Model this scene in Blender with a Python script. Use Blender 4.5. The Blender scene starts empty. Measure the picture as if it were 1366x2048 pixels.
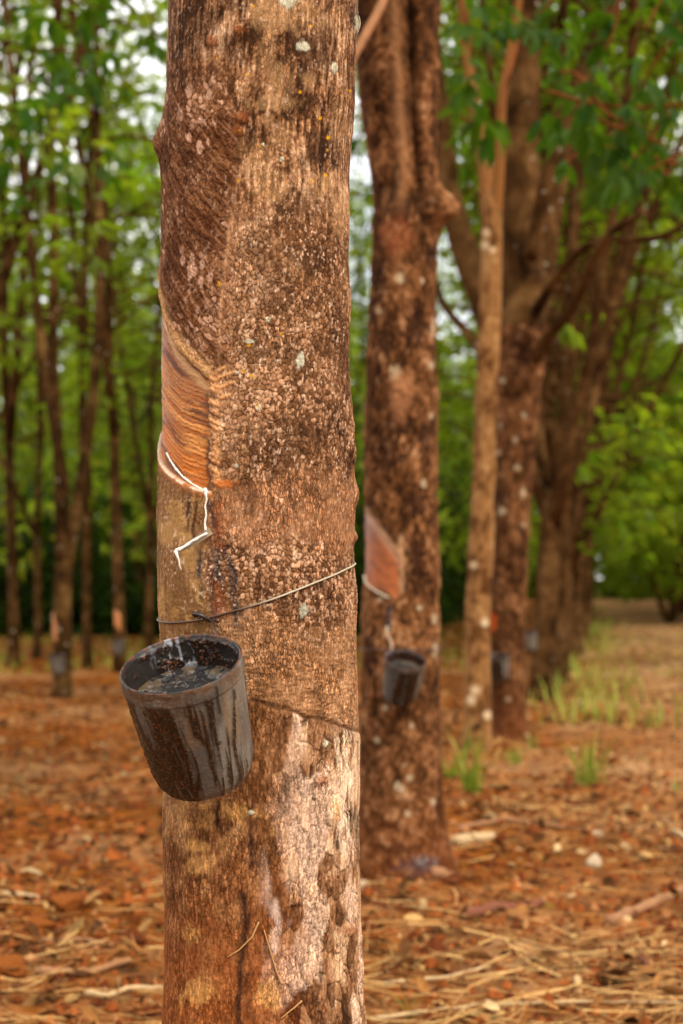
import bpy, math, random
import numpy as np
from mathutils import Vector

PI = math.pi
C = bpy.context.scene.collection
scene = bpy.context.scene
# ------------------------------------------------------------------ camera frame
F, CX, HY, H = 2846.0, 683.0, 1160.0, 0.84     # focal length in photo pixels, horizon row, eye height
def P(px, py, Y): return np.array([(px-CX)/F*Y, Y, H-(py-HY)/F*Y])
def G(px, py):
    Y = H*F/(py-HY); return ((px-CX)/F*Y, Y)

# ------------------------------------------------------------------ numpy noise
def _h(ix, iy, seed):
    v = (ix.astype(np.int64)*374761393 + iy.astype(np.int64)*668265263 + seed*974634777) & 0xffffffff
    v = ((v ^ (v >> 13))*1274126177) & 0xffffffff
    v = ((v ^ (v >> 16))*2246822519) & 0xffffffff
    return ((v ^ (v >> 15)) & 0xffffff)/float(0xffffff)
def vn(x, y, seed=0):
    ix, iy = np.floor(x), np.floor(y); fx, fy = x-ix, y-iy
    fx = fx*fx*(3-2*fx); fy = fy*fy*(3-2*fy)
    a = _h(ix, iy, seed); b = _h(ix+1, iy, seed); c = _h(ix, iy+1, seed); d = _h(ix+1, iy+1, seed)
    return (a+(b-a)*fx)*(1-fy)+(c+(d-c)*fx)*fy
def fbm(x, y, seed=0, o=4, g=0.5):
    t = 0.; a = 1.; s = 0.
    for k in range(o):
        t = t+a*vn(x*2**k+k*17.3, y*2**k-k*9.1, seed+k*31); s += a; a *= g
    return t/s
def worley(x, y, seed=0, jit=0.85):
    ix, iy = np.floor(x), np.floor(y)
    f1 = np.full(x.shape, 9.); f2 = np.full(x.shape, 9.); cid = np.zeros(x.shape)
    for dx in (-1, 0, 1):
        for dy in (-1, 0, 1):
            cx, cy = ix+dx, iy+dy
            qx = cx+.5+(_h(cx, cy, seed)-.5)*jit; qy = cy+.5+(_h(cx, cy, seed+7)-.5)*jit
            d = np.hypot(x-qx, y-qy)
            m = d < f1
            f2 = np.where(m, f1, np.minimum(f2, d)); cid = np.where(m, _h(cx, cy, seed+13), cid); f1 = np.where(m, d, f1)
    return f1, f2-f1, cid
def ss(a, b, x):
    t = np.clip((x-a)/(b-a), 0, 1); return t*t*(3-2*t)
def lin(r, g, b, k=1.0):
    f = lambda c: ((c/255+.055)/1.055)**2.4 if c > 10 else c/255/12.92
    return np.array([f(r), f(g), f(b)])*k
def mixc(col, c, m):
    return col+(np.asarray(c)-col)*m[:, None]

# ------------------------------------------------------------------ mesh helpers
class MB:
    def __init__(self): self.v = []; self.f = []; self.c = []; self.n = 0
    def add(self, v, faces, col=(1, 1, 1)):
        v = np.asarray(v, float).reshape(-1, 3)
        for fa in (faces if isinstance(faces, list) else [faces]):
            self.f.append(np.asarray(fa, np.int64)+self.n)
        c = np.asarray(col, float)
        if c.ndim == 1: c = np.tile(c, (len(v), 1))
        self.c.append(c); self.v.append(v); self.n += len(v)
    def tube(self, pts, rad, n=8, col=(1, 1, 1), rough=0., seed=0, cap=True):
        pts = np.asarray(pts, float); m = len(pts); rad = np.broadcast_to(np.asarray(rad, float), (m,))
        t = np.gradient(pts, axis=0); t /= np.linalg.norm(t, axis=1)[:, None]+1e-12
        ref = np.array([0., 1., 0.]) if abs(t[0][1]) < .9 else np.array([1., 0., 0.])
        out = []; u = np.cross(t[0], ref); u /= np.linalg.norm(u)
        a = np.arange(n)/n*2*PI
        rng = np.random.RandomState(seed)
        for i in range(m):
            u = u-t[i]*np.dot(u, t[i]); u /= np.linalg.norm(u)+1e-12
            w = np.cross(t[i], u)
            r = rad[i]*(1+rough*(rng.rand(n)-.5))
            out.append(pts[i]+(np.cos(a)*r)[:, None]*u+(np.sin(a)*r)[:, None]*w)
        v = np.concatenate(out)
        i = np.arange(m-1)[:, None]*n; j = np.arange(n)[None]; k = (j+1) % n
        fa = [np.stack([i+j, i+k, i+n+k, i+n+j], -1).reshape(-1, 4)]
        if cap:
            fa.append(np.arange(n)[::-1][None]); fa.append(((m-1)*n+np.arange(n))[None])
        c = np.asarray(col, float)
        if c.ndim == 2: c = np.repeat(c, n, 0)
        self.add(v, fa, c)
    def build(self, name, mat, parent=None, smooth=True):
        return mesh_obj(name, np.concatenate(self.v), self.f, np.concatenate(self.c), mat, parent, smooth)

def mesh_obj(name, v, faces, col, mat, parent=None, smooth=True, extra=None, micro=None):
    me = bpy.data.meshes.new(name)
    me.vertices.add(len(v)); me.vertices.foreach_set('co', v.astype(np.float32).ravel())
    tot = np.concatenate([np.full(len(f), f.shape[1]) for f in faces]); idx = np.concatenate([f.ravel() for f in faces])
    me.loops.add(len(idx)); me.loops.foreach_set('vertex_index', idx.astype(np.int32))
    me.polygons.add(len(tot))
    st = np.concatenate([[0], np.cumsum(tot)[:-1]])
    me.polygons.foreach_set('loop_start', st.astype(np.int32))
    me.polygons.foreach_set('use_smooth', np.full(len(tot), smooth))
    me.update(calc_edges=True)
    if col is not None:
        at = me.color_attributes.new('col', 'FLOAT_COLOR', 'POINT')
        c4 = np.ones((len(v), 4), np.float32); c4[:, :3] = np.clip(col, 0, 1); at.data.foreach_set('color', c4.ravel())
    if extra is not None:
        at = me.attributes.new('wet', 'FLOAT', 'POINT'); at.data.foreach_set('value', extra.astype(np.float32))
    if micro is not None:
        at = me.attributes.new('micro', 'FLOAT', 'POINT'); at.data.foreach_set('value', micro.astype(np.float32))
    me.materials.append(mat)
    o = bpy.data.objects.new(name, me); C.objects.link(o)
    if parent: o.parent = parent
    return o
def thing(name, label, cat, loc=(0, 0, 0), group=None):
    o = bpy.data.objects.new(name, None); C.objects.link(o); o.location = loc; o.empty_display_size = .2
    return tag(o, label, cat, group)
def tag(o, label=None, cat=None, group=None, kind=None):
    if label: o['label'] = label
    if cat: o['category'] = cat
    if group: o['group'] = group
    if kind: o['kind'] = kind
    return o
def dup(root, loc=None, rz=None, sc=None, label=None, group=None):
    r = root.copy(); C.objects.link(r)
    if loc is not None: r.location = loc
    if rz is not None: r.rotation_euler = (r.rotation_euler[0], r.rotation_euler[1], rz)
    if sc is not None: r.scale = (sc, sc, sc)
    if label: r['label'] = label
    if group: r['group'] = group
    for ch in list(root.children):
        c = ch.copy(); C.objects.link(c); c.parent = r
        for g in list(ch.children):
            d = g.copy(); C.objects.link(d); d.parent = c
    return r

# ------------------------------------------------------------------ materials
def mat_new(name):
    m = bpy.data.materials.new(name); m.use_nodes = True
    nt = m.node_tree; nt.nodes.clear()
    out = nt.nodes.new('ShaderNodeOutputMaterial'); return m, nt, out
def node(nt, t, **kw):
    n = nt.nodes.new(t)
    for k, v in kw.items():
        if k in n.inputs: n.inputs[k].default_value = v
        else: setattr(n, k, v)
    return n
def mathn(nt, op, a, b=None):
    n = nt.nodes.new('ShaderNodeMath'); n.operation = op
    for i, x in enumerate((a, b)):
        if x is None: continue
        if isinstance(x, (int, float)): n.inputs[i].default_value = x
        else: nt.links.new(x, n.inputs[i])
    return n.outputs[0]
def mixrgb(nt, fac, a, b, mode='MIX'):
    n = nt.nodes.new('ShaderNodeMix'); n.data_type = 'RGBA'; n.blend_type = mode
    for s, x in ((n.inputs[0], fac), (n.inputs[6], a), (n.inputs[7], b)):
        if isinstance(x, (int, float)): s.default_value = x
        elif isinstance(x, (tuple, list, np.ndarray)): s.default_value = (*list(x)[:3], 1)
        else: nt.links.new(x, s)
    return n.outputs[2]
def ramp(nt, x, stops):
    n = nt.nodes.new('ShaderNodeValToRGB'); nt.links.new(x, n.inputs[0])
    e = n.color_ramp.elements
    while len(e) < len(stops): e.new(.5)
    for k, (p, c) in enumerate(stops):
        e[k].position = p; e[k].color = (*c, 1) if len(c) == 3 else c
    return n.outputs[0]

def mat_attr(name, rough=.8, spec=.3, noise=None, wet=False, bump=0., bscale=800., coat=0., amount=.3, stretch=(1, 1, 1), micro=False):
    """colour from the mesh's own col attribute, varied by a fine noise"""
    m, nt, out = mat_new(name); L = nt.links.new
    b = node(nt, 'ShaderNodeBsdfPrincipled', Roughness=rough); b.inputs['Specular IOR Level'].default_value = spec
    at = node(nt, 'ShaderNodeAttribute', attribute_name='col'); col = at.outputs['Color']
    if noise:
        tc = node(nt, 'ShaderNodeTexCoord'); mp = node(nt, 'ShaderNodeMapping'); mp.inputs['Scale'].default_value = stretch
        L(tc.outputs['Object'], mp.inputs[0])
        ns = node(nt, 'ShaderNodeTexNoise', Scale=noise, Detail=4.); L(mp.outputs[0], ns.inputs['Vector'])
        r = ramp(nt, ns.outputs[0], [(.3, (1-amount,)*3), (.7, (1+amount*.0, )*3)])
        col = mixrgb(nt, 1.0, col, r, 'MULTIPLY')
    L(col, b.inputs['Base Color'])
    if wet:
        w = node(nt, 'ShaderNodeAttribute', attribute_name='wet').outputs['Fac']
        L(mathn(nt, 'SUBTRACT', rough, mathn(nt, 'MULTIPLY', w, rough-.18)), b.inputs['Roughness'])
        L(mathn(nt, 'ADD', spec, mathn(nt, 'MULTIPLY', w, .30)), b.inputs['Specular IOR Level'])
    if micro:
        tc3 = node(nt, 'ShaderNodeTexCoord'); mp3 = node(nt, 'ShaderNodeMapping'); mp3.inputs['Scale'].default_value = (1, 1, .42); L(tc3.outputs['Object'], mp3.inputs[0])
        nz = node(nt, 'ShaderNodeTexNoise', Scale=300., Detail=3.); L(mp3.outputs[0], nz.inputs['Vector'])
        va = node(nt, 'ShaderNodeVectorMath', operation='MULTIPLY_ADD'); L(nz.outputs['Color'], va.inputs[0]); va.inputs[1].default_value = (.0035,)*3; L(mp3.outputs[0], va.inputs[2])
        v1 = node(nt, 'ShaderNodeTexVoronoi', Scale=340., feature='DISTANCE_TO_EDGE'); L(va.outputs[0], v1.inputs['Vector'])
        v2 = node(nt, 'ShaderNodeTexVoronoi', Scale=340.); L(va.outputs[0], v2.inputs['Vector'])
        sepc = node(nt, 'ShaderNodeSeparateColor'); L(v2.outputs['Color'], sepc.inputs[0])
        am = node(nt, 'ShaderNodeAttribute', attribute_name='micro').outputs['Fac']
        crk = ramp(nt, v1.outputs['Distance'], [(.0, (0,)*3), (.16, (1,)*3)])
        k1 = mixrgb(nt, crk, (.17, .13, .10), (1.18, 1.18, 1.18))
        k2 = mixrgb(nt, sepc.outputs[0], (.50, .48, .46), (1.62, 1.56, 1.50))
        nb = node(nt, 'ShaderNodeTexNoise', Scale=75., Detail=5., Roughness=.75); L(mp3.outputs[0], nb.inputs['Vector'])
        k3 = ramp(nt, nb.outputs[0], [(.34, (.62, .58, .55)), (.64, (1.28, 1.26, 1.24))])
        kk = mixrgb(nt, 1., mixrgb(nt, 1., k1, k2, 'MULTIPLY'), k3, 'MULTIPLY')
        kk = mixrgb(nt, am, (1, 1, 1), kk)
        col = mixrgb(nt, 1., col, kk, 'MULTIPLY'); L(col, b.inputs['Base Color'])
        bp = node(nt, 'ShaderNodeBump', Strength=.8, Distance=.0008); L(mathn(nt, 'MULTIPLY', crk, am), bp.inputs['Height'])
        b3 = bp
    if bump:
        tc2 = node(nt, 'ShaderNodeTexCoord'); mp2 = node(nt, 'ShaderNodeMapping'); mp2.inputs['Scale'].default_value = stretch
        L(tc2.outputs['Object'], mp2.inputs[0])
        n2 = node(nt, 'ShaderNodeTexNoise', Scale=bscale, Detail=3.); L(mp2.outputs[0], n2.inputs['Vector'])
        bp = node(nt, 'ShaderNodeBump', Strength=bump, Distance=.001); L(n2.outputs[0], bp.inputs['Height']); L(bp.outputs[0], b.inputs['Normal'])
        if micro: L(b3.outputs[0], bp.inputs['Normal'])
    if coat: b.inputs['Coat Weight'].default_value = coat; b.inputs['Coat Roughness'].default_value = .15
    L(b.outputs[0], out.inputs[0]); return m

def mat_bark(name, dark, mid, pale, spots=.10):
    m, nt, out = mat_new(name); L = nt.links.new
    b = node(nt, 'ShaderNodeBsdfPrincipled', Roughness=.95); b.inputs['Specular IOR Level'].default_value = .03
    tc = node(nt, 'ShaderNodeTexCoord'); oi = node(nt, 'ShaderNodeObjectInfo')
    add = node(nt, 'ShaderNodeVectorMath', operation='ADD'); L(tc.outputs['Object'], add.inputs[0])
    cmb = node(nt, 'ShaderNodeCombineXYZ'); L(mathn(nt, 'MULTIPLY', oi.outputs['Random'], 37.), cmb.inputs[2]); L(cmb.outputs[0], add.inputs[1])
    n1 = node(nt, 'ShaderNodeTexNoise', Scale=5., Detail=6., Roughness=.65); L(add.outputs[0], n1.inputs['Vector'])
    mp = node(nt, 'ShaderNodeMapping'); mp.inputs['Scale'].default_value = (1, 1, .25); L(add.outputs[0], mp.inputs[0])
    n2 = node(nt, 'ShaderNodeTexNoise', Scale=45., Detail=4.); L(mp.outputs[0], n2.inputs['Vector'])
    c = ramp(nt, n1.outputs[0], [(.32, dark), (.5, mid), (.68, pale)])
    c = mixrgb(nt, .55, c, ramp(nt, n2.outputs[0], [(.35, (.35, .33, .3)), (.65, (1.25, 1.22, 1.2))]), 'MULTIPLY')
    vo = node(nt, 'ShaderNodeTexVoronoi', Scale=9.); L(add.outputs[0], vo.inputs['Vector'])
    n3 = node(nt, 'ShaderNodeTexNoise', Scale=30., Detail=2.); L(add.outputs[0], n3.inputs['Vector'])
    d = mathn(nt, 'ADD', vo.outputs['Distance'], mathn(nt, 'MULTIPLY', mathn(nt, 'SUBTRACT', n3.outputs[0], .5), .35))
    mk = node(nt, 'ShaderNodeMapRange'); mk.inputs['From Min'].default_value = spots+.05; mk.inputs['From Max'].default_value = spots
    L(d, mk.inputs[0])
    mk2 = mathn(nt, 'MULTIPLY', mk.outputs[0], .7)
    c = mixrgb(nt, mk2, c, (.30, .25, .18))
    L(c, b.inputs['Base Color'])
    bp = node(nt, 'ShaderNodeBump', Strength=.6, Distance=.01); L(n2.outputs[0], bp.inputs['Height']); L(bp.outputs[0], b.inputs['Normal'])
    L(b.outputs[0], out.inputs[0]); return m

def mat_leaf(name, tint, trans, tmix=.45, rough=.35, var=.5):
    m, nt, out = mat_new(name); L = nt.links.new
    at = node(nt, 'ShaderNodeAttribute', attribute_name='col'); oi = node(nt, 'ShaderNodeObjectInfo')
    base = mixrgb(nt, 1., at.outputs['Color'], tint, 'MULTIPLY')
    hs = node(nt, 'ShaderNodeHueSaturation', Saturation=1.0); L(base, hs.inputs['Color'])
    L(mathn(nt, 'ADD', 1-var*.5, mathn(nt, 'MULTIPLY', oi.outputs['Random'], var)), hs.inputs['Value'])
    b = node(nt, 'ShaderNodeBsdfPrincipled', Roughness=rough); b.inputs['Specular IOR Level'].default_value = .12
    L(hs.outputs[0], b.inputs['Base Color'])
    t = node(nt, 'ShaderNodeBsdfTranslucent'); tcx = mixrgb(nt, 1., at.outputs['Color'], trans, 'MULTIPLY'); L(tcx, t.inputs[0])
    mx = node(nt, 'ShaderNodeMixShader'); mx.inputs[0].default_value = tmix
    L(b.outputs[0], mx.inputs[1]); L(t.outputs[0], mx.inputs[2]); L(mx.outputs[0], out.inputs[0]); return m

def mat_plain(name, col, rough=.5, metal=0., spec=.5):
    m, nt, out = mat_new(name)
    b = node(nt, 'ShaderNodeBsdfPrincipled', Roughness=rough, Metallic=metal); b.inputs['Specular IOR Level'].default_value = spec
    tc = node(nt, 'ShaderNodeTexCoord'); ns = node(nt, 'ShaderNodeTexNoise', Scale=90., Detail=4.); nt.links.new(tc.outputs['Object'], ns.inputs['Vector'])
    c = mixrgb(nt, ns.outputs[0], tuple(x*.75 for x in col), tuple(min(1, x*1.2) for x in col)); nt.links.new(c, b.inputs['Base Color'])
    nt.links.new(b.outputs[0], out.inputs[0]); return m

M_HERO = mat_attr('front_bark', .88, .07, noise=900., wet=True, bump=.55, bscale=700., amount=.25, stretch=(1, 1, .5), micro=True)
M_PANEL = mat_attr('tapped_wood', .62, .15, noise=500., wet=True, bump=.4, bscale=500., amount=.25, stretch=(1, 1, 3.))
M_TRUNK = mat_attr('row_bark', .92, .05, noise=120., wet=True, bump=.5, bscale=150., amount=.35, stretch=(1, 1, .5))
M_BARK = mat_bark('forest_bark', (.012, .006, .002), (.054, .025, .007), (.15, .080, .026), .08)
M_BARKR = mat_bark('row_limb_bark', (.015, .007, .0025), (.066, .030, .009), (.15, .078, .028), .06)
M_TAN = mat_attr('tan_bark', .9, .05, noise=60., bump=.4, bscale=120., amount=.3, stretch=(1, 1, .6))
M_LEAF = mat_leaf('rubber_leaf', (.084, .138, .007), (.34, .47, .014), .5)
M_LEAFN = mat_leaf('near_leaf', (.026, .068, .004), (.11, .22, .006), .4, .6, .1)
M_LEAFB = mat_leaf('bright_leaf', (.19, .27, .02), (.48, .62, .04), .5)
M_GRASS = mat_leaf('grass_blade', (.75, .95, .6), (.9, 1., .5), .35, .5, .1)
M_LITTER = mat_attr('dry_litter', .85, .06, noise=60., amount=.35)
M_WIRE = mat_attr('wire_metal', .45, .5, noise=300., amount=.35)
M_CUP = mat_attr('cup_plastic', .58, .22, noise=260., wet=True, bump=.35, bscale=420., amount=.3)
M_LATEX = mat_plain('latex_white', (.66, .63, .55), .3, 0, .5)
M_LATEXO = mat_plain('old_latex', (.42, .34, .24), .4)
M_STONE = mat_plain('pale_stone', (.40, .30, .19), .8, 0, .2)
M_CLOD = mat_plain('soil_clod', (.17, .050, .010), .95, 0, .05)
M_STICK = mat_plain('stick_bark', (.27, .13, .06), .85, 0, .15)
M_STICKR = mat_plain('stick_red', (.16, .055, .03), .85, 0, .15)
M_CHIP = mat_plain('pale_wood', (.44, .30, .15), .7, 0, .2)
M_SPOUT = mat_plain('spout_metal', (.20, .14, .085), .7, .2)
M_ORANGE = mat_plain('panel_orange', (.42, .15, .04), .5, 0, .4)

# ------------------------------------------------------------------ ground
def ground_z(x, y):
    x = np.asarray(x, float); y = np.asarray(y, float)
    d = np.hypot(x, y)
    near = 1-ss(12, 40, d)
    z = (fbm(x*.6+3, y*.6, 5, 3)-.5)*.10*(1-ss(60, 150, d))
    z = z+((fbm(x*4, y*4, 6, 3)-.5)*.045+(fbm(x*17, y*17, 8, 2)-.5)*.022)*near
    # a low bank of soil left of the row, where the ground was ploughed
    return z
def soil():
    m, nt, out = mat_new('red_soil'); L = nt.links.new
    b = node(nt, 'ShaderNodeBsdfPrincipled', Roughness=1.); b.inputs['Specular IOR Level'].default_value = .0
    tc = node(nt, 'ShaderNodeTexCoord')
    n1 = node(nt, 'ShaderNodeTexNoise', Scale=.9, Detail=8., Roughness=.7); L(tc.outputs['Object'], n1.inputs['Vector'])
    n2 = node(nt, 'ShaderNodeTexNoise', Scale=14., Detail=6., Roughness=.7); L(tc.outputs['Object'], n2.inputs['Vector'])
    n3 = node(nt, 'ShaderNodeTexNoise', Scale=70., Detail=3.); L(tc.outputs['Object'], n3.inputs['Vector'])
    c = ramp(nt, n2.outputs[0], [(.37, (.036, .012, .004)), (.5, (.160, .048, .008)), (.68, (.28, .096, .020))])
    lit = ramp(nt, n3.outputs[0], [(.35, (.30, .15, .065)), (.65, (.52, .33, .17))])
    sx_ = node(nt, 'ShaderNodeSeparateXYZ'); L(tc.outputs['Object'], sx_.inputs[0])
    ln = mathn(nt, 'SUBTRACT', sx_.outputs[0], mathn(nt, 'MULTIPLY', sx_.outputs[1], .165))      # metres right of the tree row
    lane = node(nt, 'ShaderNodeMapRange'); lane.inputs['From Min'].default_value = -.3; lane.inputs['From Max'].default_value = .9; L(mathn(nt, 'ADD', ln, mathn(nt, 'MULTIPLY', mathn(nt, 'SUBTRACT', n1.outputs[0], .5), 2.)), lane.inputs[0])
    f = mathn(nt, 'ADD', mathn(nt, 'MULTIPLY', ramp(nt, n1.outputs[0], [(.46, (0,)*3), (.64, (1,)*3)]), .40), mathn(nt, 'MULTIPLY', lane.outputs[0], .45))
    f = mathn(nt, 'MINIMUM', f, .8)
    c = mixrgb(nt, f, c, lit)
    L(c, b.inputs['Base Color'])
    bp = node(nt, 'ShaderNodeBump', Strength=.8, Distance=.02); L(n2.outputs[0], bp.inputs['Height']); L(bp.outputs[0], b.inputs['Normal'])
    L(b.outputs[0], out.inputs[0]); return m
def make_ground():
    n = 520; u = np.linspace(-1, 1, n); k = 7.2
    sx = np.sinh(k*u)/np.sinh(k)*420; sy = np.sinh(k*u)/np.sinh(k)*420+4.0
    X, Y = np.meshgrid(sx, sy); x, y = X.ravel(), Y.ravel()
    z = ground_z(x, y)
    i = np.arange(n-1)[:, None]*n+np.arange(n-1)[None]
    f = np.stack([i, i+1, i+n+1, i+n], -1).reshape(-1, 4)
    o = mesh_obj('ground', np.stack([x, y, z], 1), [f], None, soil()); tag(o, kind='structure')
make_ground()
def gz(x, y): return float(ground_z(np.array([x]), np.array([y]))[0])

# ------------------------------------------------------------------ trunks shaped from their silhouette
class Trunk:
    """edges: rows (py, left px, right px) as seen at distance Y; stored in metres about the trunk's own base"""
    def __init__(self, edges, Y, nth, zs, below=None, above=None):
        e = np.array(edges, float); e = e[np.argsort(-e[:, 0])]
        z = H-(e[:, 0]-HY)/F*Y; xc = ((e[:, 1]+e[:, 2])/2-CX)/F*Y; r = (e[:, 2]-e[:, 1])/2/F*Y
        r = r*math.sqrt(1/(1+(r.mean()/Y)**2))
        if below:
            z = np.concatenate([[b[0] for b in below], z]); xc = np.concatenate([[b[1] for b in below], xc]); r = np.concatenate([[b[2] for b in below], r])
        if above:
            z = np.concatenate([z, [b[0] for b in above]]); xc = np.concatenate([xc, [b[1] for b in above]]); r = np.concatenate([r, [b[2] for b in above]])
        self.Y = Y; self.zk, self.xk, self.rk = z, xc, r
        self.nth = nth; self.zs = np.asarray(zs)
        self.R0 = float(np.median(r))
    def c(self, z): return np.interp(z, self.zk, self.xk), np.interp(z, self.zk, self.rk)
    def pt(self, th, z, off=0.):
        xc, r = self.c(z); r = r+off
        return np.stack([xc+r*np.sin(th), self.Y-r*np.cos(th), z+0*th], -1)
    def proj(self, p): return CX+p[..., 0]/p[..., 1]*F, HY-(p[..., 2]-H)/p[..., 1]*F
    def find(self, px, py):
        """angle and height of the surface point seen at a photo pixel (front side)"""
        Yd = self.Y-self.R0
        for _ in range(6):
            z = H-(py-HY)/F*Yd; xc, r = self.c(z)
            s = np.clip(((px-CX)/F*Yd-xc)/r, -.999, .999); th = math.asin(s); Yd = self.Y-r*math.cos(th)
        return th, float(z)
    def grid(self):
        th = -PI+np.arange(self.nth)/self.nth*2*PI
        Z, T = np.meshgrid(self.zs, th, indexing='ij'); return T.ravel(), Z.ravel()
    def faces(self):
        n, m = self.nth, len(self.zs)
        i = np.arange(m-1)[:, None]*n; j = np.arange(n)[None]; k = (j+1) % n
        return np.stack([i+j, i+k, i+n+k, i+n+j], -1).reshape(-1, 4)

# ------------------------------------------------------------------ leaves
NEAR_T = np.array([[0, 0, 0], [.3, -.42, .06], [.3, 0, 0], [.3, .42, .06], [.68, -.40, .02], [.68, 0, -.05], [.68, .40, .02], [1, 0, -.16]])
NEAR_F = [np.array([[0, 2, 1], [0, 3, 2], [4, 5, 7], [5, 6, 7]]), np.array([[1, 2, 5, 4], [2, 3, 6, 5]])]
FAR_T = np.array([[0, 0, 0], [.5, -.5, .10], [1, 0, -.1], [.5, .5, .10]])
FAR_F = [np.array([[0, 3, 2, 1]])]
def norm(a): return a/(np.linalg.norm(a, axis=-1, keepdims=True)+1e-9)
def put_leaves(mb, pos, d, nrm, Ln, Wd, col, near=False):
    T, FF = (NEAR_T, NEAR_F) if near else (FAR_T, FAR_F)
    d = norm(d); s = norm(np.cross(d, nrm)); nn = np.cross(s, d); N, k = len(pos), len(T)
    v = pos[:, None]+T[None, :, 0:1]*(Ln[:, None, None]*d[:, None])+T[None, :, 1:2]*(Wd[:, None, None]*s[:, None])+T[None, :, 2:3]*(Ln[:, None, None]*nn[:, None])
    base = (np.arange(N)*k)[:, None, None]
    mb.add(v.reshape(-1, 3), [(f[None]+base).reshape(-1, f.shape[1]) for f in FF], np.repeat(col, k, 0))
def compound(mb, rng, tips, tdir, per=6, size=.13, near=False, droop=.55, spread=.16, width=.36, cvar=.45):
    """whorls of three-leaflet leaves at the twig ends"""
    N = len(tips)*per
    if N == 0: return
    p = np.repeat(tips, per, 0); t = np.repeat(tdir, per, 0)
    a = norm(t*.6+rng.normal(size=(N, 3))*.75+np.array([0, 0, .05]))
    ln = spread*(.5+rng.rand(N))
    q = p+a*ln[:, None]
    hz = norm(a*np.array([1, 1, .35])+1e-3)
    up = np.array([0, 0, 1.])
    side = norm(np.cross(hz, up))
    shade = (1-cvar/2+cvar*rng.rand(N))
    hue = rng.rand(N)
    col = np.stack([shade*(.75+.6*hue), shade, shade*(.8+.3*rng.rand(N))], 1)
    for ang in (-.85, 0, .85):
        dd = norm(hz*math.cos(ang)+side*math.sin(ang)+np.array([0, 0, -1.])*(droop*(.4+1.2*rng.rand(N)))[:, None])
        nr = norm(up+rng.normal(size=(N, 3))*.35)
        L_ = size*(.7+.6*rng.rand(N))
        put_leaves(mb, q, dd, nr, L_, L_*width, col, near)

# ------------------------------------------------------------------ generic forest tree
def skeleton(rng, fork, nl, hgt, r0, lean, tilt=(8, 24), crown0=4., sub=12, low=0):
    """segments (points, radii) and twig tips"""
    segs = []; tips = []; tdir = []
    z = np.linspace(-.05, fork, 7)
    wob = rng.normal(size=2)*.02
    tr = np.stack([lean[0]*z/fork*fork+wob[0]*np.sin(z*3), lean[1]*z+wob[1]*np.sin(z*2.3), z], 1)
    rr = r0*np.interp(z, [-.05, .12, .5, fork], [1.5, 1.12, 1., .95]); top = tr[-1].copy()
    ex = np.array([[.0, .0, .05], [0, 0, .10], [0, 0, .14], [0, 0, .16]])*(r0/.08)
    segs.append((np.concatenate([tr, top+ex]), np.concatenate([rr, r0*np.array([.86, .66, .38, .08])])))
    az0 = rng.rand()*2*PI
    for k in range(nl):
        az = az0+k*2*PI/nl+rng.normal()*.4; al = math.radians(rng.uniform(*tilt))*(0.35 if k == 0 else 1)
        L = (hgt-fork)/math.cos(al)*rng.uniform(.82, 1.05); n = 12; pts = [top-np.array([0, 0, .10+.12*rng.rand()])]; d = np.array([math.sin(al)*math.cos(az), math.sin(al)*math.sin(az), math.cos(al)])
        for i in range(n):
            d = norm(d+rng.normal(size=3)*.06+np.array([0, 0, .05])); pts.append(pts[-1]+d*L/n)
        pts = np.array(pts); lr = np.interp(np.linspace(0, 1, n+1), [0, .12, 1], [r0*1.30/math.sqrt(nl), r0*1.0/math.sqrt(nl), .012])
        segs.append((pts, lr))
        for j in range(sub):
            f = rng.uniform(.05, 1.)
            q = np.array([np.interp(f*n, np.arange(n+1), pts[:, c]) for c in range(3)])
            if q[2] < crown0+rng.normal()*.6: continue
            a2 = rng.rand()*2*PI; el = rng.uniform(-.1, .9); l2 = rng.uniform(.7, 1.9)*(1.15-.5*f)
            dd = np.array([math.cos(a2)*math.cos(el), math.sin(a2)*math.cos(el), math.sin(el)]); b = [q]
            for i in range(4):
                dd = norm(dd+rng.normal(size=3)*.18+np.array([0, 0, -.03])); b.append(b[-1]+dd*l2/4)
            b = np.array(b); segs.append((b, np.linspace(.018, .005, 5)))
            for i in range(1, 5):
                for _ in range(2):
                    e = norm(dd+rng.normal(size=3)*.8); tips.append(b[i]+e*rng.uniform(.1, .4)); tdir.append(e)
        tips.append(pts[-1]); tdir.append(d)
    for k in range(low):      # thin low branches hanging with leaves
        a2 = rng.rand()*2*PI; zz = rng.uniform(fork*.9, crown0); q = top+np.array([0, 0, zz-fork])*1.0
        dd = np.array([math.cos(a2), math.sin(a2), .5]); b = [q]
        for i in range(5):
            dd = norm(dd+rng.normal(size=3)*.15+np.array([0, 0, -.12])); b.append(b[-1]+dd*rng.uniform(.2, .35))
        b = np.array(b); segs.append((b, np.linspace(.014, .004, 6)))
        for i in range(2, 6):
            for _ in range(2):
                e = norm(dd+rng.normal(size=3)*.7); tips.append(b[i]+e*.12); tdir.append(e)
    return segs, np.array(tips), np.array(tdir)

def tree_meshes(root, segs, tips, tdir, rng, bark, leaf, per, size, near, seg_n=8, leafname='crown', trunkname='trunk', thin=0.):
    mb = MB()
    for i, (p, r) in enumerate(segs): mb.tube(p, r, seg_n if r[0] > .02 else 5, rough=.10 if r[0] > .03 else 0, seed=i)
    mb.build(trunkname, bark, root)
    if len(tips) and thin > 0:
        kp = fbm(tips[:, 0]*.75+31*seg_n, tips[:, 2]*.75+tips[:, 1]*.6, 61, 3) > thin; tips, tdir = tips[kp], tdir[kp]
    if len(tips):
        lb = MB(); compound(lb, rng, tips, tdir, per, size, near); lb.build(leafname, leaf, root)

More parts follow.
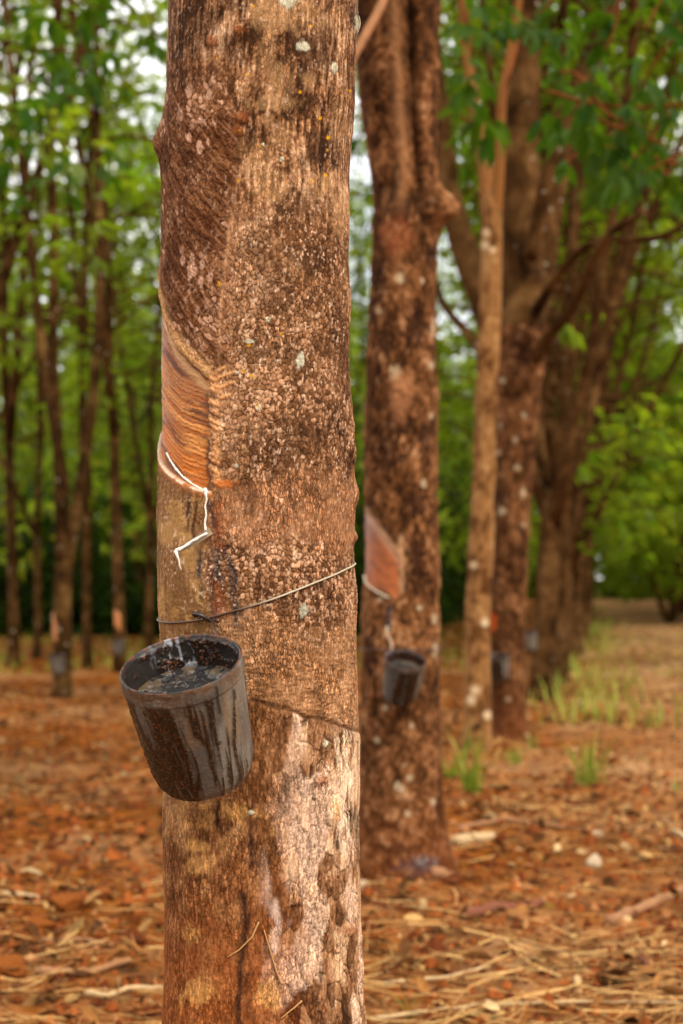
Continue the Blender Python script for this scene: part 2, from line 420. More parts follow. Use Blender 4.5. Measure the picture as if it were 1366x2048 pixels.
# ================================================================== HERO TREE
Y1 = 1.5
HE = [(-10, 340, 718), (60, 337, 714), (130, 333, 712), (200, 330, 711), (260, 322, 706), (290, 317, 702), (330, 321, 699), (400, 322, 698), (500, 323, 697), (560, 323, 699),
      (600, 321, 702), (650, 320, 700), (700, 319, 698), (760, 319, 701), (820, 319, 706), (900, 318, 710), (1000, 317, 710), (1100, 318, 709), (1200, 320, 712), (1300, 324, 715),
      (1400, 327, 718), (1500, 329, 718), (1600, 330, 718), (1700, 330, 719), (1800, 330, 720), (1900, 329, 722), (1980, 327, 725), (2048, 325, 730), (2100, 323, 734)]
zd0, zd1 = H-(2075-HY)/F*1.42, H-(-30-HY)/F*1.42
zs = np.concatenate([np.linspace(-.06, zd0, 70)[:-1], np.linspace(zd0, zd1, 1060), np.linspace(zd1, 3.0, 90)[1:]])
zb = H-(2100-HY)/F*Y1
hero = Trunk(HE, Y1, 600, zs, below=[(-.08, -.083, .155), (.06, -.083, .128), (.2, -.083, .113)], above=[(1.9, -.085, .098), (2.6, -.085, .094), (3.1, -.085, .10)])
T, Z = hero.grid()
base = hero.pt(T, Z); PX, PY = hero.proj(base)
front = ss(-.45, .05, np.cos(T))
DEG = np.degrees(T)
S = T*.1                                 # metres round the trunk
K = .98
def cc(r, g, b): return lin(r, g, b, K)

nA = fbm(S*22, Z*22, 11); nB = fbm(S*60, Z*45, 12); nW = fbm(S*9, Z*7, 13, 3); nG = fbm(S*420, Z*70, 14, 3); nF = fbm(S*500, Z*420, 15, 2); nC = fbm(S*130, Z*110, 16, 3)
wx = PX+45*(nA-.5)+70*(nW-.5); wy = PY+110*(fbm(S*20+9, Z*20, 21, 5, .6)-.5)+60*(nW-.5)
# fields of bark --------------------------------------------------------------
diag = (1-ss(455, 490, wx))*(1-ss(700, 790, wy))*ss(60, 200, wy)
seam_y = np.where(PX > 500, 1400+(PX-500)*.285, 1400.)+10*(nB-.5)
lower = ss(-6, 6, PY-seam_y)*ss(-20, 6, PX-470+40*(nA-.5)+0*PX)+ss(1560, 1660, PY)*(1-ss(-20, 6, PX-470+40*(nA-.5)))
lower = np.clip(lower, 0, 1)
upper = (1-ss(390, 470, wy))*(1-diag)
midp = ss(390, 470, wy)*(1-ss(930, 975, wy))*(1-diag)
wr1 = ss(930, 975, wy)*(1-ss(1040, 1075, wy-(PX-450)*.12))*(1-lower)
pl2 = ss(1040, 1075, wy-(PX-450)*.12)*(1-ss(1190, 1260, wy-(PX-450)*.10))*(1-lower)
wr3 = ss(1190, 1260, wy-(PX-450)*.10)*(1-lower)
leftlow = (1-ss(395, 440, wx+20*(nC-.5)))*ss(900, 990, PY)*(1-ss(1560, 1700, wy))
lowright = lower*ss(500, 600, wx)
lowleft = lower*(1-ss(500, 600, wx))

# plates (three sizes)
sx = S+.0030*(nC-.5)+.006*(nB-.5); zx = Z+.0016*(fbm(S*130+5, Z*110, 17, 2)-.5)
szv = 1+.0*S
f1a, ea, ida = worley(sx/.0040, zx/.0054, 31, .98)
f1b, eb, idb = worley(sx/.0105, zx/.026, 41)
f1c, ec, idc = worley(sx/.0031, zx/.0058, 51)
cr, sr = math.cos(.86), math.sin(.86)
f1d, ed, idd = worley((sx*cr-zx*sr)/.0095, (sx*sr+zx*cr)/.0042, 61)
crA = 1-ss(.03, .20, ea); crB = 1-ss(.02, .11, eb); crC = 1-ss(.04, .22, ec); crD = 1-ss(.02, .16, ed)
# ridged long cracks
rdg = np.abs(fbm(S*85, Z*20, 71, 3)-.5); longc = 1-ss(.004, .022, rdg)
rdd = np.abs(fbm((S*cr-Z*sr)*26, (S*sr+Z*cr)*130, 72, 3)-.5)
grain = fbm(S*380, Z*55, 73, 3); wrink = fbm(S*170, Z*560, 74, 3); dgr = fbm((S*cr-Z*sr)*60, (S*sr+Z*cr)*330, 75, 3)
shortg = fbm(S*560, Z*170, 76, 2)

hgt = np.zeros_like(S); col = np.zeros((len(S), 3))
# base brown with soft blotches
b0, b1, b2, b3 = cc(58, 35, 18), cc(108, 72, 44), cc(154, 112, 78), cc(202, 164, 128)
def tone(v):
    c = mixc(np.tile(b0, (len(v), 1)), b1, ss(.18, .42, v)); c = mixc(c, b2, ss(.42, .62, v)); return mixc(c, b3, ss(.62, .9, v))
pink = cc(208, 160, 126); tan = cc(196, 150, 100); olive = cc(150, 112, 66)
v_up = np.clip(.41+(nA-.5)*.8+(nW-.5)*.5+(grain-.5)*.9+(nF-.5)*.55+(nB-.5)*.5+(nC-.5)*.4, 0, 1)
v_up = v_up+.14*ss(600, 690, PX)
v_di = np.clip(.38+(dgr-.5)*.9+(nA-.5)*.5+(nF-.5)*.25, 0, 1)
v_mi = np.clip(.50+(nA-.5)*.5+(nW-.5)*.4+(ida-.5)*.30+(nF-.5)*.2, 0, 1)
v_w1 = np.clip(.55+(shortg-.5)*.7+(nA-.5)*.4, 0, 1)
v_p2 = np.clip(.55+(nA-.5)*.6+(ida-.5)*.4, 0, 1)
v_w3 = np.clip(.54+(wrink-.5)*.75+(nA-.5)*.45, 0, 1)
v_ll = np.clip(.50+(grain-.5)*.5+(nA-.5)*.6, 0, 1)
v_lr = np.clip(.565+(nA-.5)*.8+(nB-.5)*.7+(idb-.5)*.45+(shortg-.5)*.3, 0, 1)
v_lf = np.clip(.46+(shortg-.5)*.75+(nB-.5)*.5+(nA-.5)*.3, 0, 1)
w = [(upper, v_up), (diag, v_di), (midp, v_mi), (wr1, v_w1), (pl2, v_p2), (wr3, v_w3)]
v = sum(a*b for a, b in w)/np.maximum(sum(a for a, b in w), 1e-3)
v = v*(1-leftlow)+v_ll*leftlow
v = v*(1-lower)+(lowright*v_lr+lowleft*v_lf)
col = tone(v)
# pinkish plate tops
pa = (midp*(.75+.25*ss(.35, .6, nB+.3*(nW-.5)))+pl2*1.1)*(1-lower)*(1-leftlow)
pinkmask = pa*ss(.70, .95, ida+.55*(nA-.5)+.5*(nB-.5))*ss(.10, .35, ea)
col = mixc(col, pink, np.clip(pinkmask*.3, 0, 1))
# pinkish band of plates under the wrinkles and above the white latex marks
bandA = np.exp(-((wy-(790+(PX-450)*.25))/46)**2)*ss(440, 470, PX)+np.exp(-((wy-(1075+(PX-450)*.32))/60)**2)*ss(430, 470, PX)*1.2
col = mixc(col, pink, np.clip(bandA*.42*ss(.1, .3, ea)*ss(.25, .8, ida+.5*(nB-.5)), 0, 1)*(1-lower))
# flakes on the old diagonal scar
fl = diag*ss(.80, .9, idd)*ss(.10, .25, ed)*ss(.47, .6, nA)
col = mixc(col, cc(214, 168, 138), np.clip(fl*.9, 0, 1))
col = mixc(col, cc(110, 62, 34), diag*.35)
# crack colour (bark colour is darker inside the cracks)
ck = np.clip(crA*pa*1.05+crC*.45*(upper*.5+wr1+lowleft*.6+leftlow*.5)+crD*diag*.65+crB*lowright*.7+longc*(lowright*.9+upper*.4*ss(590, 640, PX)+leftlow*.5), 0, 1)
col = mixc(col, cc(46, 27, 15), ck*.78)
# wrinkled field lighter, greyer brown
col = mixc(col, cc(166, 122, 82), np.clip(wr3*.35*(1-leftlow), 0, 1))
col = mixc(col, cc(176, 124, 86), np.clip(wr1*.35*(1-leftlow), 0, 1))
# lower right whitish patches, elongated
wp = lowright*ss(.55, .63, fbm(S*34, Z*13, 81, 4)+.06*ss(.0, 1., np.exp(-((wx-580)/55)**2)))*ss(.1, .3, ec+.15)
col = mixc(col, cc(240, 206, 178), np.clip(wp*.62*(.5+.5*ss(.35, .6, shortg)), 0, 1))
strip = np.exp(-((PX-(556-(PY-1700)*.02))/24)**2)*ss(1600, 1680, PY)*(1-ss(1900, 1990, PY))*ss(.42, .58, fbm(S*60, Z*22, 82, 3))
col = mixc(col, cc(248, 226, 208), np.clip(strip, 0, 1)*.7)
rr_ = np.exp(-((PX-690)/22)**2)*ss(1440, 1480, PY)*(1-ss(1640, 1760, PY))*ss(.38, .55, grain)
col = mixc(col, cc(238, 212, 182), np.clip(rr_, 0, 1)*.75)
# olive left
col = mixc(col, olive, leftlow*.55*(.6+.6*ss(.45, .6, nB)))
yb = (ss(.52, .60, nB+.5*(nA-.5)))*(leftlow+lowleft*ss(1560, 1600, PY)*.6)
col = mixc(col, cc(196, 152, 92), np.clip(yb*.4, 0, 1))
# red soil rubbed into the foot of the trunk
red = ss(1600, 2060, PY+160*(nA-.5))*(1-ss(500, 640, wx))
col = mixc(col, cc(150, 74, 26)*(.5+.9*shortg[:, None]), np.clip(red*.72, 0, 1))
col = mixc(col, cc(120, 60, 24), np.clip(ss(2040, 2300, PY)*.7, 0, 1))
col = mixc(col, cc(128, 80, 40)*(.5+.9*shortg[:, None]), np.clip(lowleft*.35, 0, 1))

BN = (fbm(S*70, Z*48, 90, 5, .7)-.5)*2.4+(grain-.5)*.7
def blob(px, py, rx, ry=None, rough=.5, soft=.25):
    ry = ry or rx
    d = np.hypot((PX-px)/rx, (PY-py)/ry)+rough*BN
    return (1-ss(1-soft, 1+soft, d))*front
# blotches read off the photo (dark mossy stains, tan clearings)
for (x, y, rx, ry, a) in [(585, 75, 30, 36, .8), (632, 105, 44, 70, .8), (470, 10, 50, 30, .6), (400, 60, 60, 60, .5), (640, 300, 60, 45, .7), (480, 90, 50, 40, .6), (600, 200, 30, 40, .6), (590, 400, 60, 40, .6), (560, 560, 60, 70, .5), (620, 520, 50, 60, .5),
                          (545, 700, 90, 30, .5), (560, 890, 80, 60, .6), (620, 860, 60, 40, .4), (620, 980, 70, 40, .3), (500, 1010, 20, 30, .5), (640, 700, 40, 30, .4), (520, 480, 40, 40, .5)]:
    col = mixc(col, cc(50, 29, 14)*(.6+.8*grain[:, None]), blob(x, y, rx*.8, ry*.8, .9, .4)*a*.85)
for (x, y, rx, ry, a) in [(530, 30, 40, 40, .8), (540, 120, 22, 60, .6), (560, 160, 25, 40, .5), (545, 205, 35, 12, .7), (560, 275, 25, 20, .7), (520, 320, 16, 40, .5), (540, 370, 36, 30, .7), (640, 370, 20, 20, .6), (535, 240, 10, 10, .7), (480, 280, 12, 20, .4), (620, 160, 16, 14, .6), (680, 240, 16, 60, .4), (680, 420, 20, 60, .4), (605, 30, 50, 26, .6)]:
    col = mixc(col, tan*[.95, .98, 1.05]*(.5+.75*grain[:, None]), blob(x, y, rx, ry, 1.2, .4)*a*.55)
for (x, y, rx, ry, a) in [(392, 1690, 26, 14, .8), (400, 1725, 28, 16, .6), (460, 1625, 34, 22, .8), (510, 1628, 20, 14, .6), (405, 1990, 34, 26, .75), (372, 1650, 12, 10, .6), (385, 1870, 20, 16, .5), (540, 1990, 20, 26, .7), (545, 1665, 10, 10, .6), (672, 1620, 8, 28, .9), (350, 1230, 10, 14, .5), (420, 1640, 16, 20, .5)]:
    col = mixc(col, cc(222, 168, 96)*(.6+.7*shortg[:, None]), blob(x, y, rx, ry, 1.25, .45)*a*.62)
# dark tar stains and old latex runs
def run(pts, w, a, c=cc(34, 20, 16), wetv=0.):
    global col, wet
    p = np.array(pts, float); xx = np.interp(PY, p[:, 0], p[:, 1]); ins = ss(p[0, 0]-8, p[0, 0]+8, PY)*(1-ss(p[-1, 0]-12, p[-1, 0]+12, PY))
    m = np.exp(-((PX-xx+5*(nC-.5)*2)/w)**2)*ins*front*ss(.28, .5, fbm(S*90+w, Z*40, 95, 3))
    col = mixc(col, c, np.clip(m*a, 0, 1)); wet = np.maximum(wet, m*wetv)
wet = np.zeros_like(S)
run([(1000, 420), (1060, 430), (1150, 470), (1260, 480)], 6, 1., wetv=.8)
run([(985, 378), (1060, 376)], 3.5, .9, wetv=.3); run([(1000, 392), (1090, 388)], 3, .9)
run([(1080, 420), (1200, 432), (1240, 425)], 16, .85, cc(74, 36, 16), .6)
run([(1100, 400), (1180, 402), (1240, 398)], 6, .95, wetv=.9); run([(1090, 432), (1160, 438), (1215, 440)], 8, .95, wetv=.9); run([(1130, 455), (1200, 468), (1270, 478)], 5, .9, wetv=.6)
run([(1000, 436), (1230, 440)], 12, .6, cc(140, 72, 26), .3)
run([(1610, 498), (1720, 503), (1760, 500)], 9, .75); run([(1780, 484), (1830, 492), (1880, 490), (1930, 480), (2060, 478)], 9, .85); run([(1940, 496), (2060, 500)], 12, .5)
run([(1600, 434), (1650, 437)], 5, .95)
# thin pale ridge at the edge of the old panel
rg = np.exp(-((PX-np.interp(PY, [420, 470, 560, 640, 740], [468, 458, 447, 440, 437]))/5.5)**2)*ss(425, 450, PY)*(1-ss(640, 760, PY))*front
col = mixc(col, cc(196, 148, 108), np.clip(rg*.6*(.4+.6*ss(.3, .6, grain)), 0, 1))
for yy, a in ((275, .8), (520, .8), (545, .7), (500, .5), (230, .5), (180, .5), (600, .4)):      # pale flakes in the scar
    for q in range(3):
        x_ = 365+17*q+(yy*7 % 23); y_ = yy+(q*19) % 30
        col = mixc(col, cc(224, 178, 150), blob(x_-(0 if q else 6), y_, 5., 10, .8, .25)*a*.75)
flk = ss(.66, .76, fbm(S*420, Z*260, 141, 2))*ss(.40, .56, fbm(S*60, Z*45, 142, 3))
col = mixc(col, cc(226, 190, 160), np.clip(flk*.6*(midp+pl2+wr1*.5+wr3*.5+upper*.5+diag*.4)*(1-lower), 0, 1))
# lichen
for (x, y, rx, ry) in [(601, 720, 10, 12), (608, 94, 9, 7), (714, 50, 5, 16), (667, 136, 4, 9), (525, 288, 5, 4), (497, 683, 7, 3), (475, 745, 5, 4), (517, 815, 6, 6), (608, 1220, 6, 8), (535, 640, 4, 4), (649, 1487, 4, 6), (505, 1625, 8, 5), (575, 2, 14, 10), (565, 320, 4, 5), (555, 722, 3, 3), (472, 932, 3, 3)]:
    mk = blob(x, y, rx*1.1, ry*1.1, 1.2, .35); col = mixc(col, cc(190, 188, 164), mk*.85); hgt += mk*.0009
for (x, y) in [(506, 12), (494, 150), (620, 52), (480, 262), (477, 361), (622, 362), (520, 292), (657, 275), (655, 300), (700, 182), (438, 568), (504, 752), (487, 742), (514, 812), (563, 668), (434, 116), (600, 184), (498, 690), (640, 236), (652, 350)]:
    col = mixc(col, cc(196, 146, 24), blob(x, y, 3.2, 3.2, .6, .4)*.9)
# heights ------------------------------------------------------------------
hgt += (-crA*.0011+.0004*(ida-.5))*pa+(-crC*.0005)*(upper*.6+wr1*.7+lowleft+leftlow*.6)+(-crD*.0010+.0010*(idd-.5)+.0008*(dgr-.5))*diag
hgt += lowright*(-crB*.0013+.0012*(idb-.5)-longc*.0013-crC*.0004)+(grain-.5)*.0010*upper-longc*.0010*(upper*ss(590, 640, PX)+leftlow*.7)
hgt += (wrink-.5)*.0016*wr3+(shortg-.5)*.0011*(wr1+lowleft)+(nB-.5)*.0020+(nW-.5)*.006+rg*.0012
hgt += lower*.0012-.0022*np.exp(-((PY-seam_y)/5)**2)*ss(490, 505, PX)*front
col = mixc(col, cc(60, 34, 18), np.exp(-((PY-seam_y)/3.5)**2)*ss(490, 505, PX)*front*.75)
for (th, py, a, sx_, sz_) in [(80, 905, .004, .012, .016), (84, 990, .005, .010, .012), (82, 1075, .005, .008, .006), (-84, 290, .007, .012, .018), (83, 55, .003, .01, .01), (78, 850, .003, .012, .015), (85, 1190, .003, .01, .02), (-88, 545, .003, .006, .01), (86, 1930, .003, .01, .02)]:
    zz = H-(py-HY)/F*1.5
    hgt += a*np.exp(-(((T-math.radians(th))*.1)/sx_)**2-((Z-zz)/sz_)**2)
for (x, y) in [(425, 82), (482, 235), (475, 262), (480, 60), (640, 1560), (700, 1860)]:     # little knots
    hgt += blob(x, y, 14, 12, .4, .5)*.0025; col = mixc(col, cc(150, 84, 42), blob(x, y, 12, 10, .5, .5)*.5)
# -------- the tapped panel
tdeg = DEG+1.5*(nC-.5)+3.2*(fbm(Z*260, Z*0+3, 99, 3)-.5)
te = np.interp(PY, [700, 760, 800, 930, 985], [-25, -23.5, -24, -23.5, -22])
ytop = np.interp(DEG, [-140, -100, -72, -50, -25], [480, 545, 610, 690, 757])+5*(nC-.5)
ybot = np.interp(DEG, [-140, -100, -83, -72, -58, -45, -33, -24], [800, 850, 893, 918, 942, 960, 975, 981])
inp = ss(-.4, .4, te-tdeg)*ss(-3, 3, PY-ytop)*(1-ss(-2.5, 2.5, PY-ybot))*ss(-150, -140, DEG)
depth = .0032+.0016*ss(700, 950, PY)
t_ = np.clip((PY-ytop)/np.maximum(ybot-ytop, 1), 0, 1)
fj = fbm(S*300, Z*300, 98, 3)
arc = 6*(fj-.5)+PY-np.interp(DEG, [-140, -72, -45, -24], [-110, -62, -18, 0])*1.15    # coordinate across the tapping cuts
strk = fbm(S*26+arc*.004, arc*.20+.9*fbm(S*60, arc*.02, 101, 2), 102, 4); fine = fbm(S*70, arc*.42, 103, 3, .7)
pc = mixc(np.tile(cc(170, 96, 34), (len(S), 1)), cc(206, 138, 70), ss(.4, .65, strk))
pc = mixc(pc, cc(200, 110, 22), ss(.60, .9, t_)*.75)
pc = mixc(pc, cc(118, 64, 40), (1-ss(.1, .55, t_))*.6*(.5+.8*(strk)))
pc = mixc(pc, cc(66, 34, 26), ss(.56, .72, fbm(S*20, arc*.09, 104, 4))*.75)
pc = mixc(pc, cc(80, 36, 18), ss(.62, .75, fine)*.5)
pc = mixc(pc, cc(44, 24, 18), np.exp(-((tdeg-(te-1.6))/1.5)**2)*.85*ss(.35, .55, nC))
pc = mixc(pc, cc(226, 178, 120), ss(.70, .86, fbm(S*30+4, arc*.3, 105, 3))*.6)
pc = mixc(pc, cc(140, 76, 30), (1-ss(4, 14, ybot-PY))*.4)
lipu = np.exp(-((PY-ytop-6)/13)**2)                                         # pale cut edge along the top
pcl = cc(206, 158, 106)
inp_b = inp > .5
step = (arc/9.) % 1.0
hgt = hgt*(1-inp)+(-depth+(strk-.5)*.0016+(fine-.5)*.0014+step*.0007)*inp
pc = mixc(pc, cc(92, 46, 20), ss(.82, .98, step+.5*(fj-.5))*.55)
col = col*(1-inp[:, None])+pc*inp[:, None]
edgeT = np.exp(-((PY-ytop+16+6*(nC-.5))/17)**2)*ss(-.5, 4, te+4-tdeg)*front
col = mixc(col, pcl*(.65+.5*strk[:, None]), np.clip(edgeT*.85, 0, 1)); hgt += edgeT*.0016
band2 = np.exp(-((PY-ytop-18)/13)**2)*inp
col = mixc(col, cc(204, 158, 104)*(.6+.6*strk[:, None]), np.clip(band2*.95, 0, 1))
col = mixc(col, cc(58, 32, 18), np.exp(-((PY-ytop-2)/3.0)**2)*ss(0, 2, te-tdeg)*.8*front)
# frayed bark along the right side of the panel
fr = np.exp(-((tdeg-(te+3.6))/3.3)**2)*ss(735, 760, PY)*(1-ss(965, 992, PY))*front
jag = fbm(S*30+Z*40, Z*330+S*160, 107, 3)
col = mixc(col, cc(206, 148, 96)*(.35+1.1*jag[:, None]), np.clip(fr*1.1*ss(.2, .5, jag+.5*(nB-.5)), 0, 1)*.75); hgt += fr*(jag-.25)*.0055
fo = blob(448, 968, 20, 10, .9, .4); col = mixc(col, cc(190, 104, 42)*(.5+.9*jag[:, None]), fo*.75); hgt += fo*.001
for k, (y_, l_) in enumerate(((742, 18), (758, 34), (778, 30), (800, 22))):
    s_ = np.exp(-((PY-(y_-(PX-435)*.42))/4.5)**2)*ss(428, 440, PX)*(1-ss(430+l_, 446+l_, PX))
    col = mixc(col, cc(206, 150, 96), s_*.8); hgt += s_*.0016
# bark lip below the cut stands proud and carries the latex
lip = np.exp(-((PY-ybot-7)/8)**2)*ss(-.5, 3, te+1-tdeg)*ss(-150, -140, DEG); hgt += lip*.0012
col = mixc(col, cc(186, 118, 70), np.clip(lip*.75, 0, 1))
col = mixc(col, cc(232, 218, 196), np.exp(-((PY-ybot-3)/2.6)**2)*ss(-.5, 3, te-tdeg)*ss(.3, .45, nC)*.7)
wet = np.maximum(wet, inp*(.15+.5*ss(.5, .75, fine)))
wet = np.maximum(wet, np.clip(ck*0, 0, 1))
hgt[Z > zd1+.02] *= 1
surf = hero.pt(T, Z, hgt)
HG = hgt.reshape(len(zs), hero.nth)
def hsurf(px, py, off=0.):
    th, z = hero.find(px, py)
    i = min(max(int(np.searchsorted(zs, z)), 0), len(zs)-1); j = int(round((th+PI)/(2*PI)*hero.nth)) % hero.nth
    return hero.pt(np.array([th]), np.array([z]), HG[max(i-2, 0):i+3, max(j-2, 0):j+3].mean()+off)[0]
MIC = np.clip((upper*.45+diag*.3+midp*.5+wr1*.8+pl2*.5+wr3*.85)*(1-lower)*(1-leftlow*.5)+lowleft*.55+lowright*.6, 0, 1)*(.45+.55*ss(.38, .58, fbm(S*45+3, Z*30, 222, 3)))*(1-inp)*(1-np.clip(lip, 0, 1)*.8)*(1-fo*.6)
fa = hero.faces(); pin = inp_b[fa].sum(1) >= 3
hero_root = thing('rubber_tree', 'largest rubber tree, in front, with cracked bark and a black cup wired to it', 'tree', (float(hero.c(0.)[0]), Y1, 0))
off0 = np.array([hero_root.location[0], Y1, 0])
def split(name, fsel, mat, root, off):
    used = np.unique(fsel); mp = np.full(len(surf), -1); mp[used] = np.arange(len(used))
    return mesh_obj(name, surf[used]-off, [mp[fsel]], col[used], mat, root, True, wet[used], MIC[used] if MIC is not None else None)
trunk1 = split('trunk', fa[~pin], M_HERO, hero_root, off0)
panel1 = split('tapping_panel', fa[pin], M_PANEL, trunk1, np.zeros(3)); panel1['label'] = 'wet orange brown tapped panel with diagonal cut marks'
panel1.data.transform(__import__('mathutils').Matrix.Translation(Vector(-off0)))

def hero_line(pts, off=.001, n=6):
    p = np.array(pts, float); tt = np.linspace(0, len(p)-1, (len(p)-1)*n+1)
    xs = np.interp(tt, np.arange(len(p)), p[:, 0]); ys = np.interp(tt, np.arange(len(p)), p[:, 1])
    return np.array([hsurf(a, b, off) for a, b in zip(xs, ys)])
# latex along the cut and down to the spout
lx = MB(); rng = np.random.RandomState(4)
line = hero_line([(327, 906), (334, 920), (345, 937), (360, 953), (378, 966), (396, 976), (410, 981)], .0008)
lx.tube(line-off0, .0010*(0.75+.7*rng.rand(len(line))), 7)
line = hero_line([(408, 978), (413, 984), (415, 998), (412, 1012), (413.5, 1030), (410.5, 1046), (412, 1062)], .0010)
lx.tube(line-off0, np.interp(np.linspace(0, 1, len(line)), [0, .12, .3, .6, 1], [.0019, .0021, .0010, .0008, .0013])*(.8+.4*rng.rand(len(line))), 8)
latex1 = lx.build('latex_run', M_LATEX, trunk1); latex1['label'] = 'fresh white latex running from the cut'
# spout: a folded gutter of sheet metal driven into the bark
A = hsurf(424, 1062, .002); B = hsurf(398, 1088, .012); D = hsurf(381, 1104, .020)
def gutter(mb, pts, w, dep, th=.0008):
    pts = np.array(pts); t = norm(np.gradient(pts, axis=0)); up = np.array([0, 0, 1.])
    s = norm(np.cross(t, np.array([0.1, -1., .3]))); nn = np.cross(s, t)
    rows = []
    for i in range(len(pts)):
        ww = np.interp(i/(len(pts)-1), [0, .6, 1], [w, w*.9, w*.45])
        for q in (-1, -.5, 0, .5, 1): rows.append(pts[i]+s[i]*q*ww+nn[i]*dep*(q*q-1)*-1*-1)
    v = np.array(rows); m = len(pts)
    v2 = v+np.repeat(nn, 5, 0)*th
    i = np.arange(m-1)[:, None]*5+np.arange(4)[None]
    q = np.stack([i, i+1, i+6, i+5], -1).reshape(-1, 4); n0 = m*5
    rim = []
    loop = [k for k in range(5)]+[r*5+4 for r in range(1, m)]+[(m-1)*5+k for k in (3, 2, 1, 0)]+[r*5 for r in range(m-2, 0, -1)]
    for a, b in zip(loop, loop[1:]+loop[:1]): rim.append([a, b, b+n0, a+n0])
    mb.add(np.concatenate([v, v2]), [q[:, ::-1], q+n0, np.array(rim)])
tt = np.linspace(0, 1, 9)[:, None]; sp = (1-tt)**2*A+2*tt*(1-tt)*B+tt**2*D
g = MB(); gutter(g, sp-off0, .0036, .0026); spout = g.build('spout', M_SPOUT, trunk1)
g = MB(); sp2 = sp[1:]-off0+np.array([0, -.0022, .001])
g.tube(sp2+np.random.RandomState(3).normal(size=sp2.shape)*.0005, np.array([.0012, .0008, .0014, .0010, .0017, .0013, .0020, .0018]), 8)
dr = np.array([sp2[-1], sp2[-1]+[.0015, -.001, -.005], sp2[-1]+[.003, 0, -.009], sp2[-1]+[.0035, .001, -.014], sp2[-1]+[.005, .002, -.019]])
g.tube(dr, [.0019, .0014, .0009, .0008, .0012], 7); g.build('latex_drip', M_LATEX, spout)
# straw and needles caught on the bark
for pts in ([(457, 1913), (480, 1898), (505, 1872), (518, 1842)], [(528, 1858), (540, 1900), (552, 1940), (563, 1968)], [(560, 2035), (585, 2015), (602, 2000)]):
    b = MB(); ln = hero_line(pts, .0016, 5); b.tube(ln, np.linspace(.0006, .0010, len(ln)), 5, lin(196, 148, 92, .8))
    o = b.build('straw', M_LITTER)
    tag(o, {457: 'short curved dry straw stuck on the lower bark of the front tree, left one', 528: 'long pale needle stuck upright on the lower bark of the front tree', 560: 'small straw stuck on the front tree nearest the bottom edge'}[pts[0][0]], 'straw', 'dry straws caught on the bark')
# limbs and crown, above the frame
rng = np.random.RandomState(77); segs, tips, tdir = skeleton(rng, 3.0, 4, 9.5, .095, (0, 0), crown0=4.4, sub=12)
mb = MB()
for i, (p, r) in enumerate(segs[1:]): mb.tube(p, r, 10 if r[0] > .02 else 5, seed=i)
mb.build('limbs', M_BARKR, hero_root)
lb = MB(); compound(lb, rng, tips, tdir, 5, .14); lb.build('crown', M_LEAF, hero_root)

# ------------------------------------------------------------------ the wire round the tree
wp = [(-90, 1236), (-70, 1243), (-55, 1246), (-35, 1243), (-25, 1237), (-14, 1226), (0, 1212), (15, 1194), (30, 1173), (45, 1156), (60, 1142), (75, 1132), (90, 1126), (135, 1120), (180, 1150), (225, 1205), (270, 1236)]
dg = np.linspace(-90, 270, 181); yy = np.interp(dg, [a for a, _ in wp], [b_ for _, b_ in wp]); yy = np.convolve(np.r_[yy[-5:-1], yy, yy[1:5]], np.ones(9)/9, 'same')[4:-4]
pts = []; cols = []
for d_, y_ in zip(dg, yy):
    th = math.radians(d_); z = H-(y_-HY)/F*(Y1-.1*math.cos(th)); i = int(np.searchsorted(zs, z)); j = int(round((th+PI)/(2*PI)*600)) % 600
    pts.append(hero.pt(np.array([th]), np.array([z]), HG[i-3:i+4, max(j-4, 0):j+5].max()+.0009)[0])
    f = ss(-12, 20, np.array(d_))*ss(150, 95, np.array(d_)) if d_ < 100 else 0
    cols.append(lin(70, 44, 26)*(1-f)+lin(170, 160, 135)*f)
w_ = MB(); w_.tube(np.array(pts), .0010, 8, np.array(cols), cap=False)
wire1 = w_.build('wire', M_WIRE); tag(wire1, 'thin wire tied round the front tree above the black cup, rusty at its left end', 'wire')
k_ = MB(); q0 = hsurf(420, 1240, .003)                      # twisted tie
a = np.linspace(0, 1, 26); k_.tube(np.stack([q0[0]-.014+.030*a, q0[1]-.0010*np.cos(a*30), q0[2]+.004*(1-a)*np.cos(3*a)+.0014*np.sin(a*30)], 1), .0009, 6, lin(46, 28, 18))
k_.tube(np.array([q0+[-.012, -.001, .003], q0+[-.015, -.002, .006], q0+[-.011, -.003, .0065], q0+[-.004, -.003, .0035], q0+[.001, -.001, -.001]]), [.0012, .0018, .0024, .002, .0012], 7, lin(38, 24, 18))
k_.build('twisted_tie', M_WIRE, wire1)

